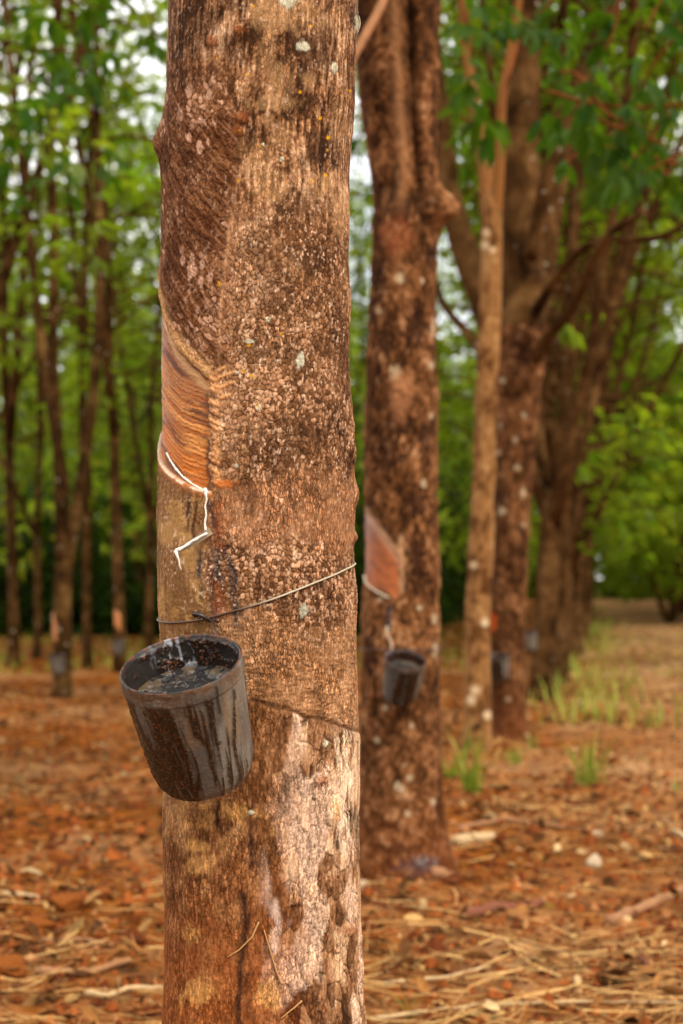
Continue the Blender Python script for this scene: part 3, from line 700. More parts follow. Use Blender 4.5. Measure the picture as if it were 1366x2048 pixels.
# ------------------------------------------------------------------ latex cups
def cup_meshes(root, n=260, res=1., seed=1, rim_r=.0560, dirt=1., inner=True):
    """axis along -Z from the rim centre at the origin"""
    prof_o = [(rim_r+.0012, 0), (rim_r+.0016, -.002), (rim_r+.0012, -.012), (rim_r+.0010, -.0145), (rim_r-.0004, -.0155), (rim_r-.0012, -.03), (rim_r-.0035, -.06), (rim_r-.0060, -.09), (rim_r-.0078, -.106), (rim_r-.0105, -.116), (rim_r-.0160, -.124), (rim_r-.024, -.1285), (rim_r-.036, -.130), (.004, -.130)]
    po = np.array(prof_o); s = np.r_[0, np.cumsum(np.hypot(*np.diff(po, axis=0).T))]
    m = int(190*res); q = np.linspace(0, s[-1], m); r = np.interp(q, s, po[:, 0]); z = np.interp(q, s, po[:, 1])
    a = np.arange(n)/n*2*PI; A_, R_ = np.meshgrid(a, r); _, Z_ = np.meshgrid(a, z); A_, R_, Z_ = A_.ravel(), R_.ravel(), Z_.ravel()
    su = A_*rim_r; x = np.cos(A_); y = np.sin(A_)
    per = lambda fx, fz, sd, o=3: fbm(x*fx*rim_r+50, y*fx*rim_r+Z_*fz, sd, o)*.5+fbm(y*fx*rim_r+9, x*fx*rim_r-Z_*fz*.7, sd+3, o)*.5
    ang = (A_+PI) % (2*PI)-PI
    # which side is crusted: local angle -120 deg .. (set so that it faces the camera's left)
    vs = lambda f, sd: fbm(su*f+4*(fbm(su*40, Z_*12, sd+9, 2)-.5), Z_*9, sd, 3)
    dcen = np.exp(-((ang+1.95)/.42)**2)+.75*np.exp(-((ang+2.75)/.36)**2)+.35*np.exp(-((ang+1.2)/.14)**2)
    st = ss(.57, .64, .5*vs(230, seed)+.5*vs(110, seed+40)+.22*dcen)*dirt*ss(-.004, -.02, Z_)
    big = np.exp(-((ang+1.86-.10*np.sin(Z_*40)-1.2*(vs(60, seed+50)-.5))/.13)**2)*ss(-.012, -.05, Z_)
    st = np.clip(st+big*dirt*ss(.3, .5, vs(200, seed+1)), 0, 1)
    sp_ = ss(.66, .74, fbm(su*420, Z_*420, seed+2, 2))*(.25+dcen)*dirt
    rim = ss(-.018, -.004, Z_)
    h = st*.0010*(.4+1.2*fbm(su*900, Z_*700, seed+3, 2))+sp_*.0006+(fbm(su*30, Z_*20, seed+4)-.5)*.0008
    c = np.tile(lin(88, 84, 78, .75), (len(A_), 1))
    c = mixc(c, lin(122, 116, 106, .75), ss(.45, .65, fbm(su*40, Z_*14, seed+5)))
    c = mixc(c, lin(140, 108, 74, .7), ss(.52, .72, vs(70, seed+6))*.5*dirt)
    c = mixc(c, lin(96, 66, 42, .7), ss(.42, .6, fbm(su*50, Z_*60, seed+8))*(.10+.7*rim)*dirt)
    c = mixc(c, mixc(np.tile(lin(15, 10, 8), (len(A_), 1)), lin(84, 56, 36, .8), ss(.56, .75, fbm(su*700, Z_*500, seed+33, 3))*.8), st*.96)
    for aa, z0, z1, w2 in ((-.93, -.003, -.033, .0016), (-.55, -.018, -.03, .002), (-1.25, -.035, -.07, .001), (-1.05, -.06, -.064, .003), (-1.5, -.015, -.026, .001)):
        d_ = np.exp(-((ang-aa)*rim_r/w2)**2)*ss(z0+.002, z0-.002, Z_)*ss(z1-.002, z1+.002, Z_); c = mixc(c, lin(24, 15, 12), d_*.9*dirt); h += d_*.0010*dirt
    c = mixc(c, lin(130, 64, 28), ss(.76, .82, fbm(su*420+7, Z_*420, seed+7, 2))*.5*(.2+dcen)*dirt)
    wt = np.clip(.25+.6*st, 0, 1)
    v = np.stack([(R_+h)*x, (R_+h)*y, Z_], 1)
    i = np.arange(m-1)[:, None]*n; j = np.arange(n)[None]; k = (j+1) % n
    f = np.stack([i+j, i+n+j, i+n+k, i+k], -1).reshape(-1, 4)
    f2 = (np.arange(n)[::-1]+(m-1)*n)[None][:, ::-1]
    body = mesh_obj('cup_wall', v, [f, f2], c, M_CUP, root, True, wt)
    # inner wall
    pi_ = np.array([(rim_r+.0012, 0), (rim_r+.0004, .0008), (rim_r-.0012, 0), (rim_r-.0022, -.004), (rim_r-.0042, -.045), (rim_r-.0052, -.06)]); s = np.r_[0, np.cumsum(np.hypot(*np.diff(pi_, axis=0).T))]
    m = int(80*res)+6; q = np.linspace(0, s[-1], m); r = np.interp(q, s, pi_[:, 0]); z = np.interp(q, s, pi_[:, 1])
    A_, R_ = np.meshgrid(a, r); _, Z_ = np.meshgrid(a, z); A_, R_, Z_ = A_.ravel(), R_.ravel(), Z_.ravel(); su = A_*rim_r
    crust = ss(.40, .62, fbm(su*70, Z_*80, seed+20)+.10*np.cos(A_-.6))*ss(.0, -.006, Z_)
    nn = fbm(su*500, Z_*450, seed+21, 3)
    c = mixc(np.tile(lin(44, 38, 34, .8), (len(A_), 1)), lin(36, 22, 14, .8), crust)
    c = mixc(c, lin(120, 72, 40), crust*ss(.62, .72, nn)*.8)
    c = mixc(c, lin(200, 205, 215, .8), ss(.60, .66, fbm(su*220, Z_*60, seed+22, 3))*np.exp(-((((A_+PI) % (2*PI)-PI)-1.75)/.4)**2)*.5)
    c = mixc(c, lin(110, 60, 34), ss(-.003, .0, Z_)*.6*ss(.4, .6, fbm(su*200, Z_*0+2, seed+24)))
    h = crust*.0016*(.2+1.6*nn)
    v = np.stack([(R_-h)*np.cos(A_), (R_-h)*np.sin(A_), Z_], 1)
    i = np.arange(m-1)[:, None]*n; f = np.stack([i+j, i+k, i+n+k, i+n+j], -1).reshape(-1, 4)
    mesh_obj('cup_lining', v, [f], c, M_CUP, body, True, .3+.5*crust)
    # contents
    rr = np.linspace(0, 1, 46); rad = rr*(rim_r-.0040); A_, R_ = np.meshgrid(a, rad); A_, R_ = A_.ravel(), R_.ravel()
    X_, Y_ = R_*np.cos(A_), R_*np.sin(A_)
    nn = fbm(X_*90, Y_*90, seed+30, 4); edge = ss(.55, 1., R_/(rim_r-.004)+.5*(nn-.5))
    c = mixc(np.tile(lin(34, 31, 30), (len(X_), 1)), lin(104, 86, 64, .7), edge*ss(.56, .64, nn+.12*edge))
    c = mixc(c, lin(120, 110, 104), ss(.025, .0, np.abs(nn-.5))*.8)
    v = np.stack([X_, Y_, -.034+.0010*(nn-.5)+.004*edge], 1); m = len(rr)
    i = np.arange(m-1)[:, None]*n; f = np.stack([i+j, i+n+j, i+n+k, i+k], -1).reshape(-1, 4)
    mesh_obj('latex_content', v, [f], c, M_CUP, body, True, np.full(len(v), .6))
    return body
def place_axis(o, ctr, nrm, spin):
    n_ = Vector(nrm).normalized(); q = Vector((0, 0, 1)).rotation_difference(n_)
    from mathutils import Quaternion
    o.rotation_mode = 'QUATERNION'; o.rotation_quaternion = q @ Quaternion((0, 0, 1), spin); o.location = ctr
cup1 = thing('latex_cup', 'large black plastic latex cup with dark crusted runs hanging on the front tree', 'cup', group='latex cups wired to the trunks')
ctr = P(361.5, 1327, 1.306); nrm = (-.150, -.415, .897)
cup_meshes(cup1, 300, 1.25, 3, .0556); place_axis(cup1, ctr, nrm, 0.)
hb = MB(); qa = hsurf(428, 1238, .002); qb = P(437, 1283, 1.372)
hb.tube(np.array([qa, qa+[.002, -.006, -.008], (qa+qb)/2+[0, -.006, 0], qb+[0, 0, .004], qb]), .0012, 7, lin(52, 34, 24))
hg = hb.build('hanger', M_WIRE, cup1)
hg.data.transform((cup1.matrix_basis if False else __import__('mathutils').Matrix.LocRotScale(cup1.location, cup1.rotation_quaternion, None)).inverted())

# ================================================================== SECOND TREE
def row_bark(tr, seed, tonek=1., lich=(), darks=(), panel=None, nb=.0):
    T, Z = tr.grid(); bp = tr.pt(T, Z); px, py = tr.proj(bp); Sx = T*tr.R0; fr = ss(-.4, .1, np.cos(T))
    n1 = fbm(Sx*16, Z*11, seed); n2 = fbm(Sx*50, Z*36, seed+1); n3 = fbm(Sx*140, Z*90, seed+2, 3)
    v = .44+(n1-.5)*.7+(n2-.5)*.7+(n3-.5)*.7+nb
    d0, d1, d2, d3 = [lin(*c, .82*tonek) for c in ((50, 29, 14), (94, 58, 30), (140, 92, 56), (186, 140, 100))]
    c = mixc(np.tile(d0, (len(v), 1)), d1, ss(.2, .42, v)); c = mixc(c, d2, ss(.44, .66, v)); c = mixc(c, d3, ss(.68, .92, v))
    f1, e, idc = worley(Sx/.03+n2*.6, Z/.04, seed+4)
    sp = ss(.86, .9, idc)*(1-ss(.18, .36, f1+.25*(n3-.5))); c = mixc(c, lin(168, 120, 84, .8), sp*.4)
    h = (n2-.5)*.010+(n3-.5)*.005+(n1-.5)*.014
    wt = np.zeros(len(T))
    def bl(x, y, rx, ry, rough=.5):
        d = np.hypot((px-x)/rx, (py-y)/ry)*1.2+rough*(n3-.5)*2.6; return (1-ss(.7, 1.2, d))*fr
    for (x, y, rx, ry) in darks: c = mixc(c, lin(44, 24, 14), bl(x, y, rx, ry, .8)*.75)
    for (x, y, rx, ry) in lich: c = mixc(c, lin(190, 168, 134, .85), bl(x, y, rx*.85, ry*.85, .8)*.8)
    red = ss(.35, .0, Z+.15*(n1-.5)); c = mixc(c, lin(124, 64, 30, .8), red*.45)
    return T, Z, bp, px, py, Sx, fr, n1, n2, n3, c, h, wt, bl
Y2 = 4.0
E2 = [(440, 746, 884), (470, 746, 876), (520, 743, 872), (600, 737, 872), (700, 734, 873), (800, 731, 874), (900, 729, 874), (1000, 729, 875), (1100, 729, 876), (1200, 727, 877), (1300, 723, 878), (1400, 721, 880), (1500, 720, 882), (1580, 719, 886), (1650, 717, 893), (1700, 714, 903), (1740, 708, 918), (1780, 700, 935)]
E2 += [(330, 738, 872), (385, 744, 880), (280, 732, 874), (200, 722, 876), (100, 712, 878), (0, 704, 880), (-150, 690, 886), (-320, 676, 900)]
t2 = Trunk(E2, Y2, 300, np.linspace(-.08, H+(HY+330)/F*Y2, 860))
lich2 = [(798, 556, 16, 13), (860, 730, 12, 14), (848, 967, 8, 10), (825, 1450, 8, 9), (818, 1555, 9, 9), (865, 1604, 10, 9), (800, 1575, 14, 12), (770, 1415, 10, 8), (815, 1628, 9, 8), (752, 1480, 8, 8), (865, 660, 6, 30), (845, 560, 6, 7), (757, 620, 6, 8), (790, 745, 14, 18), (862, 830, 8, 10), (760, 1200, 8, 6), (838, 1215, 6, 6), (868, 1240, 7, 14), (870, 1300, 8, 20), (810, 1530, 6, 5)]
dk2 = [(800, 420, 40, 50), (760, 560, 20, 60), (830, 660, 30, 60), (780, 900, 40, 60), (850, 880, 18, 60), (830, 1120, 30, 60), (740, 1300, 12, 60), (800, 1700, 60, 16), (830, 1000, 30, 40), (770, 690, 26, 40)]
T, Z, bp, px, py, Sx, fr, n1, n2, n3, c, h, wt, bl = row_bark(t2, 201, 1., lich2, dk2)
c = mixc(c, lin(174, 118, 80, .8)*(.7+.6*n3[:, None]), bl(800, 790, 26, 60, .6)*.6)
c = mixc(c, lin(150, 84, 50, .8), bl(790, 470, 40, 40, .8)*.6); 
c = mixc(c, lin(140, 138, 140, .6), bl(848, 1725, 44, 22, .9)*ss(.4, .6, n3)*.8); c = mixc(c, lin(60, 48, 52), bl(830, 1735, 40, 24, .9)*.5)
tilt = (px-735)*1.35
inp2 = fr*ss(-3, 3, px-700)*(1-ss(794, 800, px+8*(n3-.5)))*ss(-5, 5, py-1030-tilt)*(1-ss(-3, 3, py-1168-(px-735)*.46))
inp2 = np.maximum(inp2, 0)*ss(-3., -1., -np.degrees(T)*0-2+0*T+(np.degrees(T) < 0)*2)
h = h*(1-inp2)-.004*inp2
tt_ = ss(1030, 1110, py)
pc = mixc(np.tile(lin(140, 98, 74, .75), (len(T), 1)), lin(176, 94, 38, .75), tt_); pc = mixc(pc, lin(120, 60, 26, .8), ss(.5, .7, fbm(Sx*40, (py-tilt*.4)*.12, 301, 3))*.6)
c = c*(1-inp2[:, None])+pc*inp2[:, None]; wt = np.maximum(wt, inp2*.5)
c = mixc(c, lin(206, 160, 124, .85), np.exp(-((py-1030-tilt)/12)**2)*(1-ss(800, 806, px))*ss(725, 732, px)*fr*.8)
c = mixc(c, lin(196, 148, 108, .85), np.exp(-((px-803-6*(n3-.5))/6)**2)*ss(1060, 1080, py)*(1-ss(1180, 1195, py))*fr*.7)
c = mixc(c, lin(26, 18, 20), np.exp(-((px-778)/6)**2)*ss(1205, 1215, py)*(1-ss(1255, 1265, py))*fr*.8); wt = np.maximum(wt, np.exp(-((px-778)/6)**2)*ss(1205, 1215, py)*(1-ss(1255, 1265, py))*fr)
# the scar collar where the limbs part
kb = np.exp(-((px-892)/26)**2-((py-(415))/34)**2); h += kb*.030*np.exp(-((np.degrees(T)-70)/35)**2)*2
gx = np.interp(py, [-300, 0, 250, 430, 480], [815, 822, 834, 850, 860]); gv = np.exp(-((px-gx)/9)**2)*fr*(1-ss(400, 470, py)); h -= .030*gv; c = mixc(c, lin(40, 22, 12), gv*.6)  # groove between the limbs, its shade painted into the bark colour
h += .012*np.exp(-((px-np.interp(py, [0, 200, 330, 430], [786, 797, 806, 800]))/13)**2)*fr*(1-ss(380, 450, py)); c = mixc(c, lin(170, 120, 80, .8), np.exp(-((px-np.interp(py, [0, 200, 330, 430], [786, 797, 806, 800]))/12)**2)*fr*(1-ss(380, 450, py))*.7)  # ridge of the lit limb, its brightness painted as a paler stripe
h += np.exp(-((py-1750)/50)**2)*.012*(fbm(T*2.2, Z*0, 305, 2)-.4)*2
surf2 = t2.pt(T, Z, h)
root2 = thing('rubber_tree', 'second tree of the row, forked, right behind the front tree, with lichen spots', 'tree', (float(t2.c(0.)[0]), Y2, 0), 'tapped rubber trees of the front row')
hero_root['group'] = 'tapped rubber trees of the front row'
off2 = np.array([root2.location[0], Y2, 0])
fa2 = t2.faces(); pin2 = (inp2 > .5)[fa2].sum(1) >= 3
surf, col, wet = surf2, c, wt; MIC = None
trunk2 = split('trunk', fa2[~pin2], M_TRUNK, root2, off2)
pan2 = split('tapping_panel', fa2[pin2], M_PANEL, trunk2, off2); pan2['label'] = 'orange tapped patch on the second tree'
def s2(px, py, off=.002):
    th, z = t2.find(px, py); return t2.pt(np.array([th]), np.array([z]), off)[0]
b = MB(); b.tube(np.array([s2(x, y, .004) for x, y in ((731, 1150), (733, 1163), (742, 1174), (755, 1183), (768, 1190), (778, 1196))])-off2, .0030, 7); o = b.build('latex_run', M_LATEXO, trunk2)
b = MB(); b.tube(np.array([s2(x, y, .006) for x, y in ((776, 1252), (775, 1265), (781, 1280), (785, 1292), (782, 1305), (779, 1312))])-off2, .0024, 7); b.build('latex_run', M_LATEXO, trunk2)
def limb_px(pts, Y, dY=0.):
    """pts: (px, py, width px) -> metres"""
    n = len(pts); ys = np.linspace(Y, Y+dY, n)
    p = np.array([P(x, y, yy) for (x, y, w), yy in zip(pts, ys)]); r = np.array([w/2/F*yy for (x, y, w), yy in zip(pts, ys)])
    k = np.linspace(0, n-1, (n-1)*5+1); out = np.stack([np.interp(k, np.arange(n), p[:, i]) for i in range(3)], 1)
    # soften the corners
    for _ in range(3): out[1:-1] = .25*out[:-2]+.5*out[1:-1]+.25*out[2:]
    return out, np.interp(k, np.arange(n), r)
def limb_obj(name, lims, off, root, mat=None, n=28, seed=0, col=(1, 1, 1)):
    mb = MB()
    for k, (pts, Y, dY) in enumerate(lims):
        p, r = limb_px(pts, Y, dY); mb.tube(p-off, r, n, col, rough=.07, seed=seed+k)
    return mb.build(name, mat or M_BARKR, root)
L2 = [([(755, -120, 96), (750, -250, 92), (746, -330, 84), (730, -520, 60), (700, -900, 36)], 3.97, -.1),
      ([(846, -120, 70), (848, -250, 70), (852, -330, 66), (870, -600, 48), (900, -1000, 30)], 4.06, .25)]
limb_obj('limb', L2[:1], off2, root2); l2b = limb_obj('limb', L2[1:], off2, root2)
# thin branch slanting in front of the second tree
b = MB(); pts, r = limb_px([(690, 150, 16), (712, 104, 17), (735, 62, 18), (758, 20, 18), (776, -20, 18), (830, -120, 17), (940, -260, 14)], 3.55, .3); b.tube(pts-off2, r, 10, lin(170, 120, 84, .8)); b.build('side_branch', M_TAN, root2)

def crown_from(root, off, lims, rng, z0, per=6, size=.14, near=False, cnt=60, leaf=None, spread=1.3):
    tips = []; td = []; mb = MB()
    for (pts, Y, dY) in lims:
        p, r = limb_px(pts, Y, dY)
        for k in range(cnt):
            q = p[rng.randint(len(p)//3, len(p))]
            if q[2] < z0: continue
            d = norm(rng.normal(size=3)*np.array([1, 1, .5])+[0, 0, .3]); l = rng.uniform(.4, spread); b = [q]
            for i in range(4): d = norm(d+rng.normal(size=3)*.2); b.append(b[-1]+d*l/4)
            b = np.array(b); mb.tube(b-off, np.linspace(.012, .004, 5), 5)
            for i in range(2, 5):
                e = norm(d+rng.normal(size=3)*.7); tips.append(b[i]+e*.1-off); td.append(e)
    if tips:
        mb.build('branches', M_BARKR, root); lb = MB(); compound(lb, rng, np.array(tips), np.array(td), per, size, near); lb.build('crown', leaf or M_LEAF, root)
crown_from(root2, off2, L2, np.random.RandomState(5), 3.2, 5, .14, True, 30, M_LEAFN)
cup2 = thing('latex_cup', 'black latex cup on the second tree of the row, under its orange patch', 'cup', group='latex cups wired to the trunks')
cup_meshes(cup2, 110, .6, 9, .0548, 1.15); place_axis(cup2, P(811, 1318, 3.795), (.12, -.40, .90), 1.0)
wq = MB(); aa = np.linspace(0, 2*PI, 61); zc = t2.find(812, 1300)[1]
wq.tube(t2.pt(aa-PI, np.full(61, zc), .010), .0016, 6, lin(60, 44, 34), cap=False)
o = wq.build('wire', M_WIRE); tag(o, 'thin dark wire round the second tree holding its cup', 'wire')

# ================================================================== THIRD: the young pale stem
Y3 = 7.0
E3 = [(1540, 922, 988), (1500, 926, 984), (1400, 928, 982), (1300, 930, 980), (1250, 929, 978), (1200, 931, 982), (1150, 935, 983), (1100, 935, 988), (1040, 941, 989), (1000, 942, 986), (940, 946, 993), (900, 945, 991), (850, 950, 994), (800, 949, 995), (750, 954, 996), (700, 953, 1000), (600, 959, 1003), (500, 962, 1004), (440, 963, 1004), (410, 966, 1002), (390, 972, 996), (370, 980, 990)]
t3 = Trunk(E3, Y3, 60, np.linspace(-.1, H+(HY-375)/F*Y3, 240))
T, Z = t3.grid(); Sx = T*.06; n1 = fbm(Sx*14, Z*10, 401); n2 = fbm(Sx*60, Z*45, 402); n3 = fbm(Sx*120, Z*30, 403, 3)
v = .47+(n1-.5)*.7+(n2-.5)*.55+(n3-.5)*.5
c = mixc(np.tile(lin(92, 56, 26, .8), (len(T), 1)), lin(158, 112, 66, .8), ss(.25, .55, v)); c = mixc(c, lin(196, 156, 106, .8), ss(.62, .85, v))
px, py = t3.proj(t3.pt(T, Z))
for (x, y, r_) in ((947, 1130, 8), (970, 1245, 9), (950, 1380, 9), (942, 1400, 10), (975, 1430, 9), (970, 490, 9), (985, 500, 7), (972, 465, 8)): c = mixc(c, lin(214, 186, 146, .9), 1-ss(.6, 1.2, np.hypot(px-x, py-y)/r_))
c = mixc(c, lin(40, 26, 16), (1-ss(.5, 1.2, np.hypot(px-955, py-1452)/9))*.9)
root3 = thing('rubber_tree', 'slim pale tan young stem leaning beside the third row tree, without a cup', 'tree', (float(t3.c(0.)[0]), Y3, 0)); off3 = np.array([root3.location[0], Y3, 0])
mesh_obj('trunk', t3.pt(T, Z, (n2-.5)*.006)-off3, [t3.faces()], c, M_TAN, root3)
L3 = [([(984, 470, 30), (994, 395, 26), (1000, 320, 22), (1002, 200, 18), (1022, 90, 17), (1040, -10, 16), (1050, -160, 14), (1090, -420, 10)], 7.0, -.1), ([(984, 500, 38), (979, 420, 36), (970, 330, 30), (955, 240, 26), (935, 120, 22), (925, 0, 19), (915, -160, 15), (880, -420, 10)], 7.05, .5)]
limb_obj('limb', L3[:1], off3, root3, M_TAN, 10, 0, lin(140, 92, 48, .8)); limb_obj('limb', L3[1:], off3, root3, M_TAN, 14, 0, lin(140, 92, 50, .8))
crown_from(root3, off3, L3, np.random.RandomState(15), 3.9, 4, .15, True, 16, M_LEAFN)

# ================================================================== FOURTH: the big many-limbed tree
Y4 = 7.5
E4 = [(1500, 970, 1064), (1478, 976, 1058), (1440, 980, 1054), (1400, 982, 1052), (1300, 982, 1050), (1200, 982, 1052), (1100, 982, 1056), (1000, 984, 1062), (900, 990, 1070), (800, 992, 1078), (700, 990, 1092), (650, 988, 1098)]
t4 = Trunk(E4, Y4, 110, np.linspace(-.1, H+(HY-655)/F*Y4, 300))
lich4 = [(1004, 1022, 12, 12), (1046, 985, 6, 16), (1035, 935, 8, 8), (1000, 850, 7, 7), (995, 905, 9, 8), (1030, 880, 7, 10), (1048, 830, 6, 8), (1015, 1400, 8, 7), (1060, 1430, 6, 6), (1005, 760, 8, 8), (1048, 1050, 6, 8)]
T, Z, bp, px, py, Sx, fr, n1, n2, n3, c, h, wt, bl = row_bark(t4, 501, .92, lich4, [(1040, 700, 30, 60), (1000, 1000, 20, 60), (1000, 1430, 20, 40)], None, .0)
op = (1-ss(.7, 1.2, np.hypot((px-984)/10, (py-1245)/20)))*fr; c = mixc(c, lin(190, 84, 30, .8), op)
root4 = thing('rubber_tree', 'third large tree of the row, dark, splitting into many heavy limbs', 'tree', (float(t4.c(0.)[0]), Y4, 0), 'tapped rubber trees of the front row'); off4 = np.array([root4.location[0], Y4, 0])
mesh_obj('trunk', t4.pt(T, Z, h)-off4, [t4.faces()], c, M_TRUNK, root4, True, wt)
L4 = [([(1042, 720, 96), (1046, 600, 92), (1044, 480, 86), (1036, 300, 84), (1046, 150, 74), (1058, 0, 66), (1070, -200, 55), (1080, -500, 36)], 7.52, .3),
      ([(1010, 760, 60), (985, 640, 62), (945, 540, 60), (915, 460, 50), (900, 380, 42), (886, 280, 40), (872, 160, 36), (850, 0, 32), (830, -200, 26), (800, -450, 16)], 7.55, .6),
      ([(1070, 640, 54), (1088, 520, 50), (1104, 400, 48), (1128, 280, 44), (1165, 160, 44), (1205, 60, 40), (1240, -40, 36), (1290, -240, 26), (1330, -500, 16)], 7.6, .4),
      ([(1040, 770, 26), (1075, 710, 26), (1098, 670, 24), (1130, 636, 24), (1160, 585, 24), (1185, 520, 22), (1215, 470, 18), (1250, 445, 15), (1290, 425, 12)], 7.52, -.9),
      ([(1050, 660, 24), (1085, 600, 22), (1112, 555, 20), (1140, 520, 18), (1175, 490, 17), (1210, 478, 16), (1260, 480, 15), (1310, 478, 14), (1350, 462, 14), (1400, 430, 12), (1480, 400, 10)], 7.52, -1.3),
      ([(1060, 520, 30), (1085, 400, 30), (1110, 260, 26), (1120, 120, 22), (1130, 0, 20), (1140, -200, 15)], 7.4, -.5),
      ([(960, 700, 20), (930, 660, 18), (900, 628, 16), (880, 598, 14), (868, 560, 12), (850, 500, 10)], 7.6, .4)]
for k, nm in enumerate(('limb',)*7): limb_obj(nm, L4[k:k+1], off4, root4, M_BARKR, 16, k)
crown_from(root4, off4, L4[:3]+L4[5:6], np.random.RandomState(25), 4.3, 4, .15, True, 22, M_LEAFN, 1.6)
# leafy sprays hanging into the upper right of the view
rng = np.random.RandomState(31); tips = []; td = []; mb = MB()
for (pts, Y, dY) in [([(1040, 40, 9), (1030, 110, 8), (1015, 160, 7), (1000, 230, 5)], 5.6, -.2), ([(1090, 150, 9), (1150, 140, 8), (1185, 190, 8), (1210, 225, 7), (1260, 250, 6), (1300, 255, 5)], 5.4, -.1),
                     ([(1090, 180, 9), (1170, 205, 8), (1280, 218, 8), (1366, 205, 7), (1440, 230, 6)], 5.5, -.3), ([(1170, 180, 8), (1186, 230, 9), (1220, 252, 8), (1260, 256, 7), (1330, 290, 6)], 5.6, 0),
                     ([(1440, 20, 9), (1366, 60, 8), (1310, 120, 7), (1280, 180, 5)], 5.0, .2), ([(1450, 150, 9), (1380, 190, 8), (1310, 260, 7), (1260, 330, 6), (1230, 380, 5)], 5.4, .2), ([(1460, 260, 9), (1390, 290, 7), (1320, 330, 6), (1280, 350, 5)], 5.2, .1),
                     ([(1230, -60, 9), (1240, 10, 8), (1230, 60, 6), (1210, 100, 5)], 5.0, 0), ([(900, -80, 8), (925, 10, 7), (940, 70, 6), (945, 120, 5)], 5.4, 0), ([(1130, -60, 8), (1105, 0, 7), (1075, 30, 5)], 4.8, 0), ([(960, 260, 8), (920, 230, 7), (895, 200, 5)], 6.3, 0), ([(1120, 330, 9), (1165, 300, 8), (1230, 290, 7), (1300, 330, 6), (1340, 350, 5)], 6.2, 0),
                     ([(1420, 340, 8), (1360, 330, 7), (1300, 310, 5)], 5.8, 0), ([(1340, -40, 8), (1310, 20, 7), (1290, 60, 5)], 5.2, 0)]:
    p, r = limb_px(pts, Y, dY); mb.tube(p-off4, r*.9, 7, lin(140, 80, 44, .8))
    n = len(p)
    for i in range(n//4, n, 4):
        for _ in range(1):
            e = norm(rng.normal(size=3)*[1, 1, .7]); tips.append(p[i]+e*.06-off4); td.append(e)
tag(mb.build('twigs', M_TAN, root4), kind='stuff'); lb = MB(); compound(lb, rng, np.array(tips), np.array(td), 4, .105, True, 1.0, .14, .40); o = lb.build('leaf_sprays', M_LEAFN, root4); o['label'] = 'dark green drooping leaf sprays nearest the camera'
cup4 = dup(cup2, label='small grey latex cup half hidden behind the pale young stem', group='latex cups wired to the trunks'); place_axis(cup4, P(996, 1312, 7.5-.22), (-.1, -.2, .97), .4)

# ================================================================== FOREST
def px_base(px, py, off=0): x, y = G(px, py); return x, y
protos = []
specs = [(.95, 3, 10.5, .066, (.01, .0), (8, 20), 3.6, 13, 0), (2.3, 2, 11.5, .052, (-.02, .01), (8, 26), 3.4, 15, 4), (1.1, 4, 10., .060, (.02, 0), (8, 22), 3.4, 11, 0), (3.4, 2, 12., .046, (.0, .02), (7, 24), 3.6, 15, 4), (1.8, 3, 11., .052, (-.01, -.02), (9, 26), 3.3, 13, 3)]
SPARE = []
for k, (fk, nl, hg_, r0, ln, tl, c0, sb, lo) in enumerate(specs):
    rng = np.random.RandomState(600+k); segs, tips, tdir = skeleton(rng, fk, nl, hg_, r0, ln, tl, c0, sb, lo)
    o = thing('rubber_tree', 'x', 'tree', (0, 0, 0)); tree_meshes(o, segs, tips, tdir, rng, M_BARK, M_LEAF, 4, .15, False, 10, thin=.468); protos.append(o)
for k, (fk, nl, hg_, r0, ln, tl, c0, sb, lo) in enumerate([(1.5, 5, 11., .095, (.05, 0), (9, 27), 2.9, 20, 4), (2.0, 5, 11.5, .088, (.07, -.01), (8, 24), 2.9, 20, 4), (1.1, 6, 10.5, .092, (.04, .01), (8, 28), 2.7, 17, 4)]):
    rng = np.random.RandomState(650+k); segs, tips, tdir = skeleton(rng, fk, nl, hg_, r0, ln, tl, c0, sb, lo)
    o = thing('rubber_tree', 'x', 'tree', (0, 0, 0)); tree_meshes(o, segs, tips, tdir, rng, M_BARKR, M_LEAF, 4, .15, False, 11, thin=.475); protos.append(o)
used = [False]*len(protos)
def put_tree(k, x, y, rz, sc, label, group):
    z = gz(x, y)-.02
    if not used[k]:
        used[k] = True; o = protos[k]; o.location = (x, y, z); o.rotation_euler = (0, 0, rz); o.scale = (sc,)*3; o['label'] = label
        if group: o['group'] = group
        return o
    r = dup(protos[k], (x, y, z), rz, sc, label, group)
    if group is None and 'group' in r: del r['group']
    return r
rng = np.random.RandomState(42)
LEFT = 'rubber trees of the rows on the left'
named = [(125, 1395, 0, 5.9, .98, 'nearest tree of the left rows, low V fork, with orange patch and pale cup'),
         (240, 1350, 1, .6, .95, 'slim straight tree between the V forked left tree and the front trunk'),
         (176, 1338, 3, 2., .85, 'thin straight dark stem just right of the nearest V forked left tree'),
         (28, 1335, 1, 1.2, 1.0, 'many limbed brown tree near the left edge, first left of the nearest V forked tree'),
         (72, 1322, 4, 3.1, .8, 'thin stem between the left edge tree and the nearest V forked tree'),
         (300, 1322, 4, .4, .9, 'stem half hidden beside the left side of the front trunk'),
         (-80, 1400, 1, 2.4, 1.0, 'tree just past the left edge of the view, only its limbs showing'),
         (-40, 1310, 3, 4.1, 1.0, 'tree at the far left edge with only leaves in view')]
for (bx, by, k, rz, sc, lab) in named:
    x, y = G(bx, by); put_tree(k, x, y, rz, sc, lab, LEFT)
FAR = 'slender trees crowding the far left background'
cnt = 0
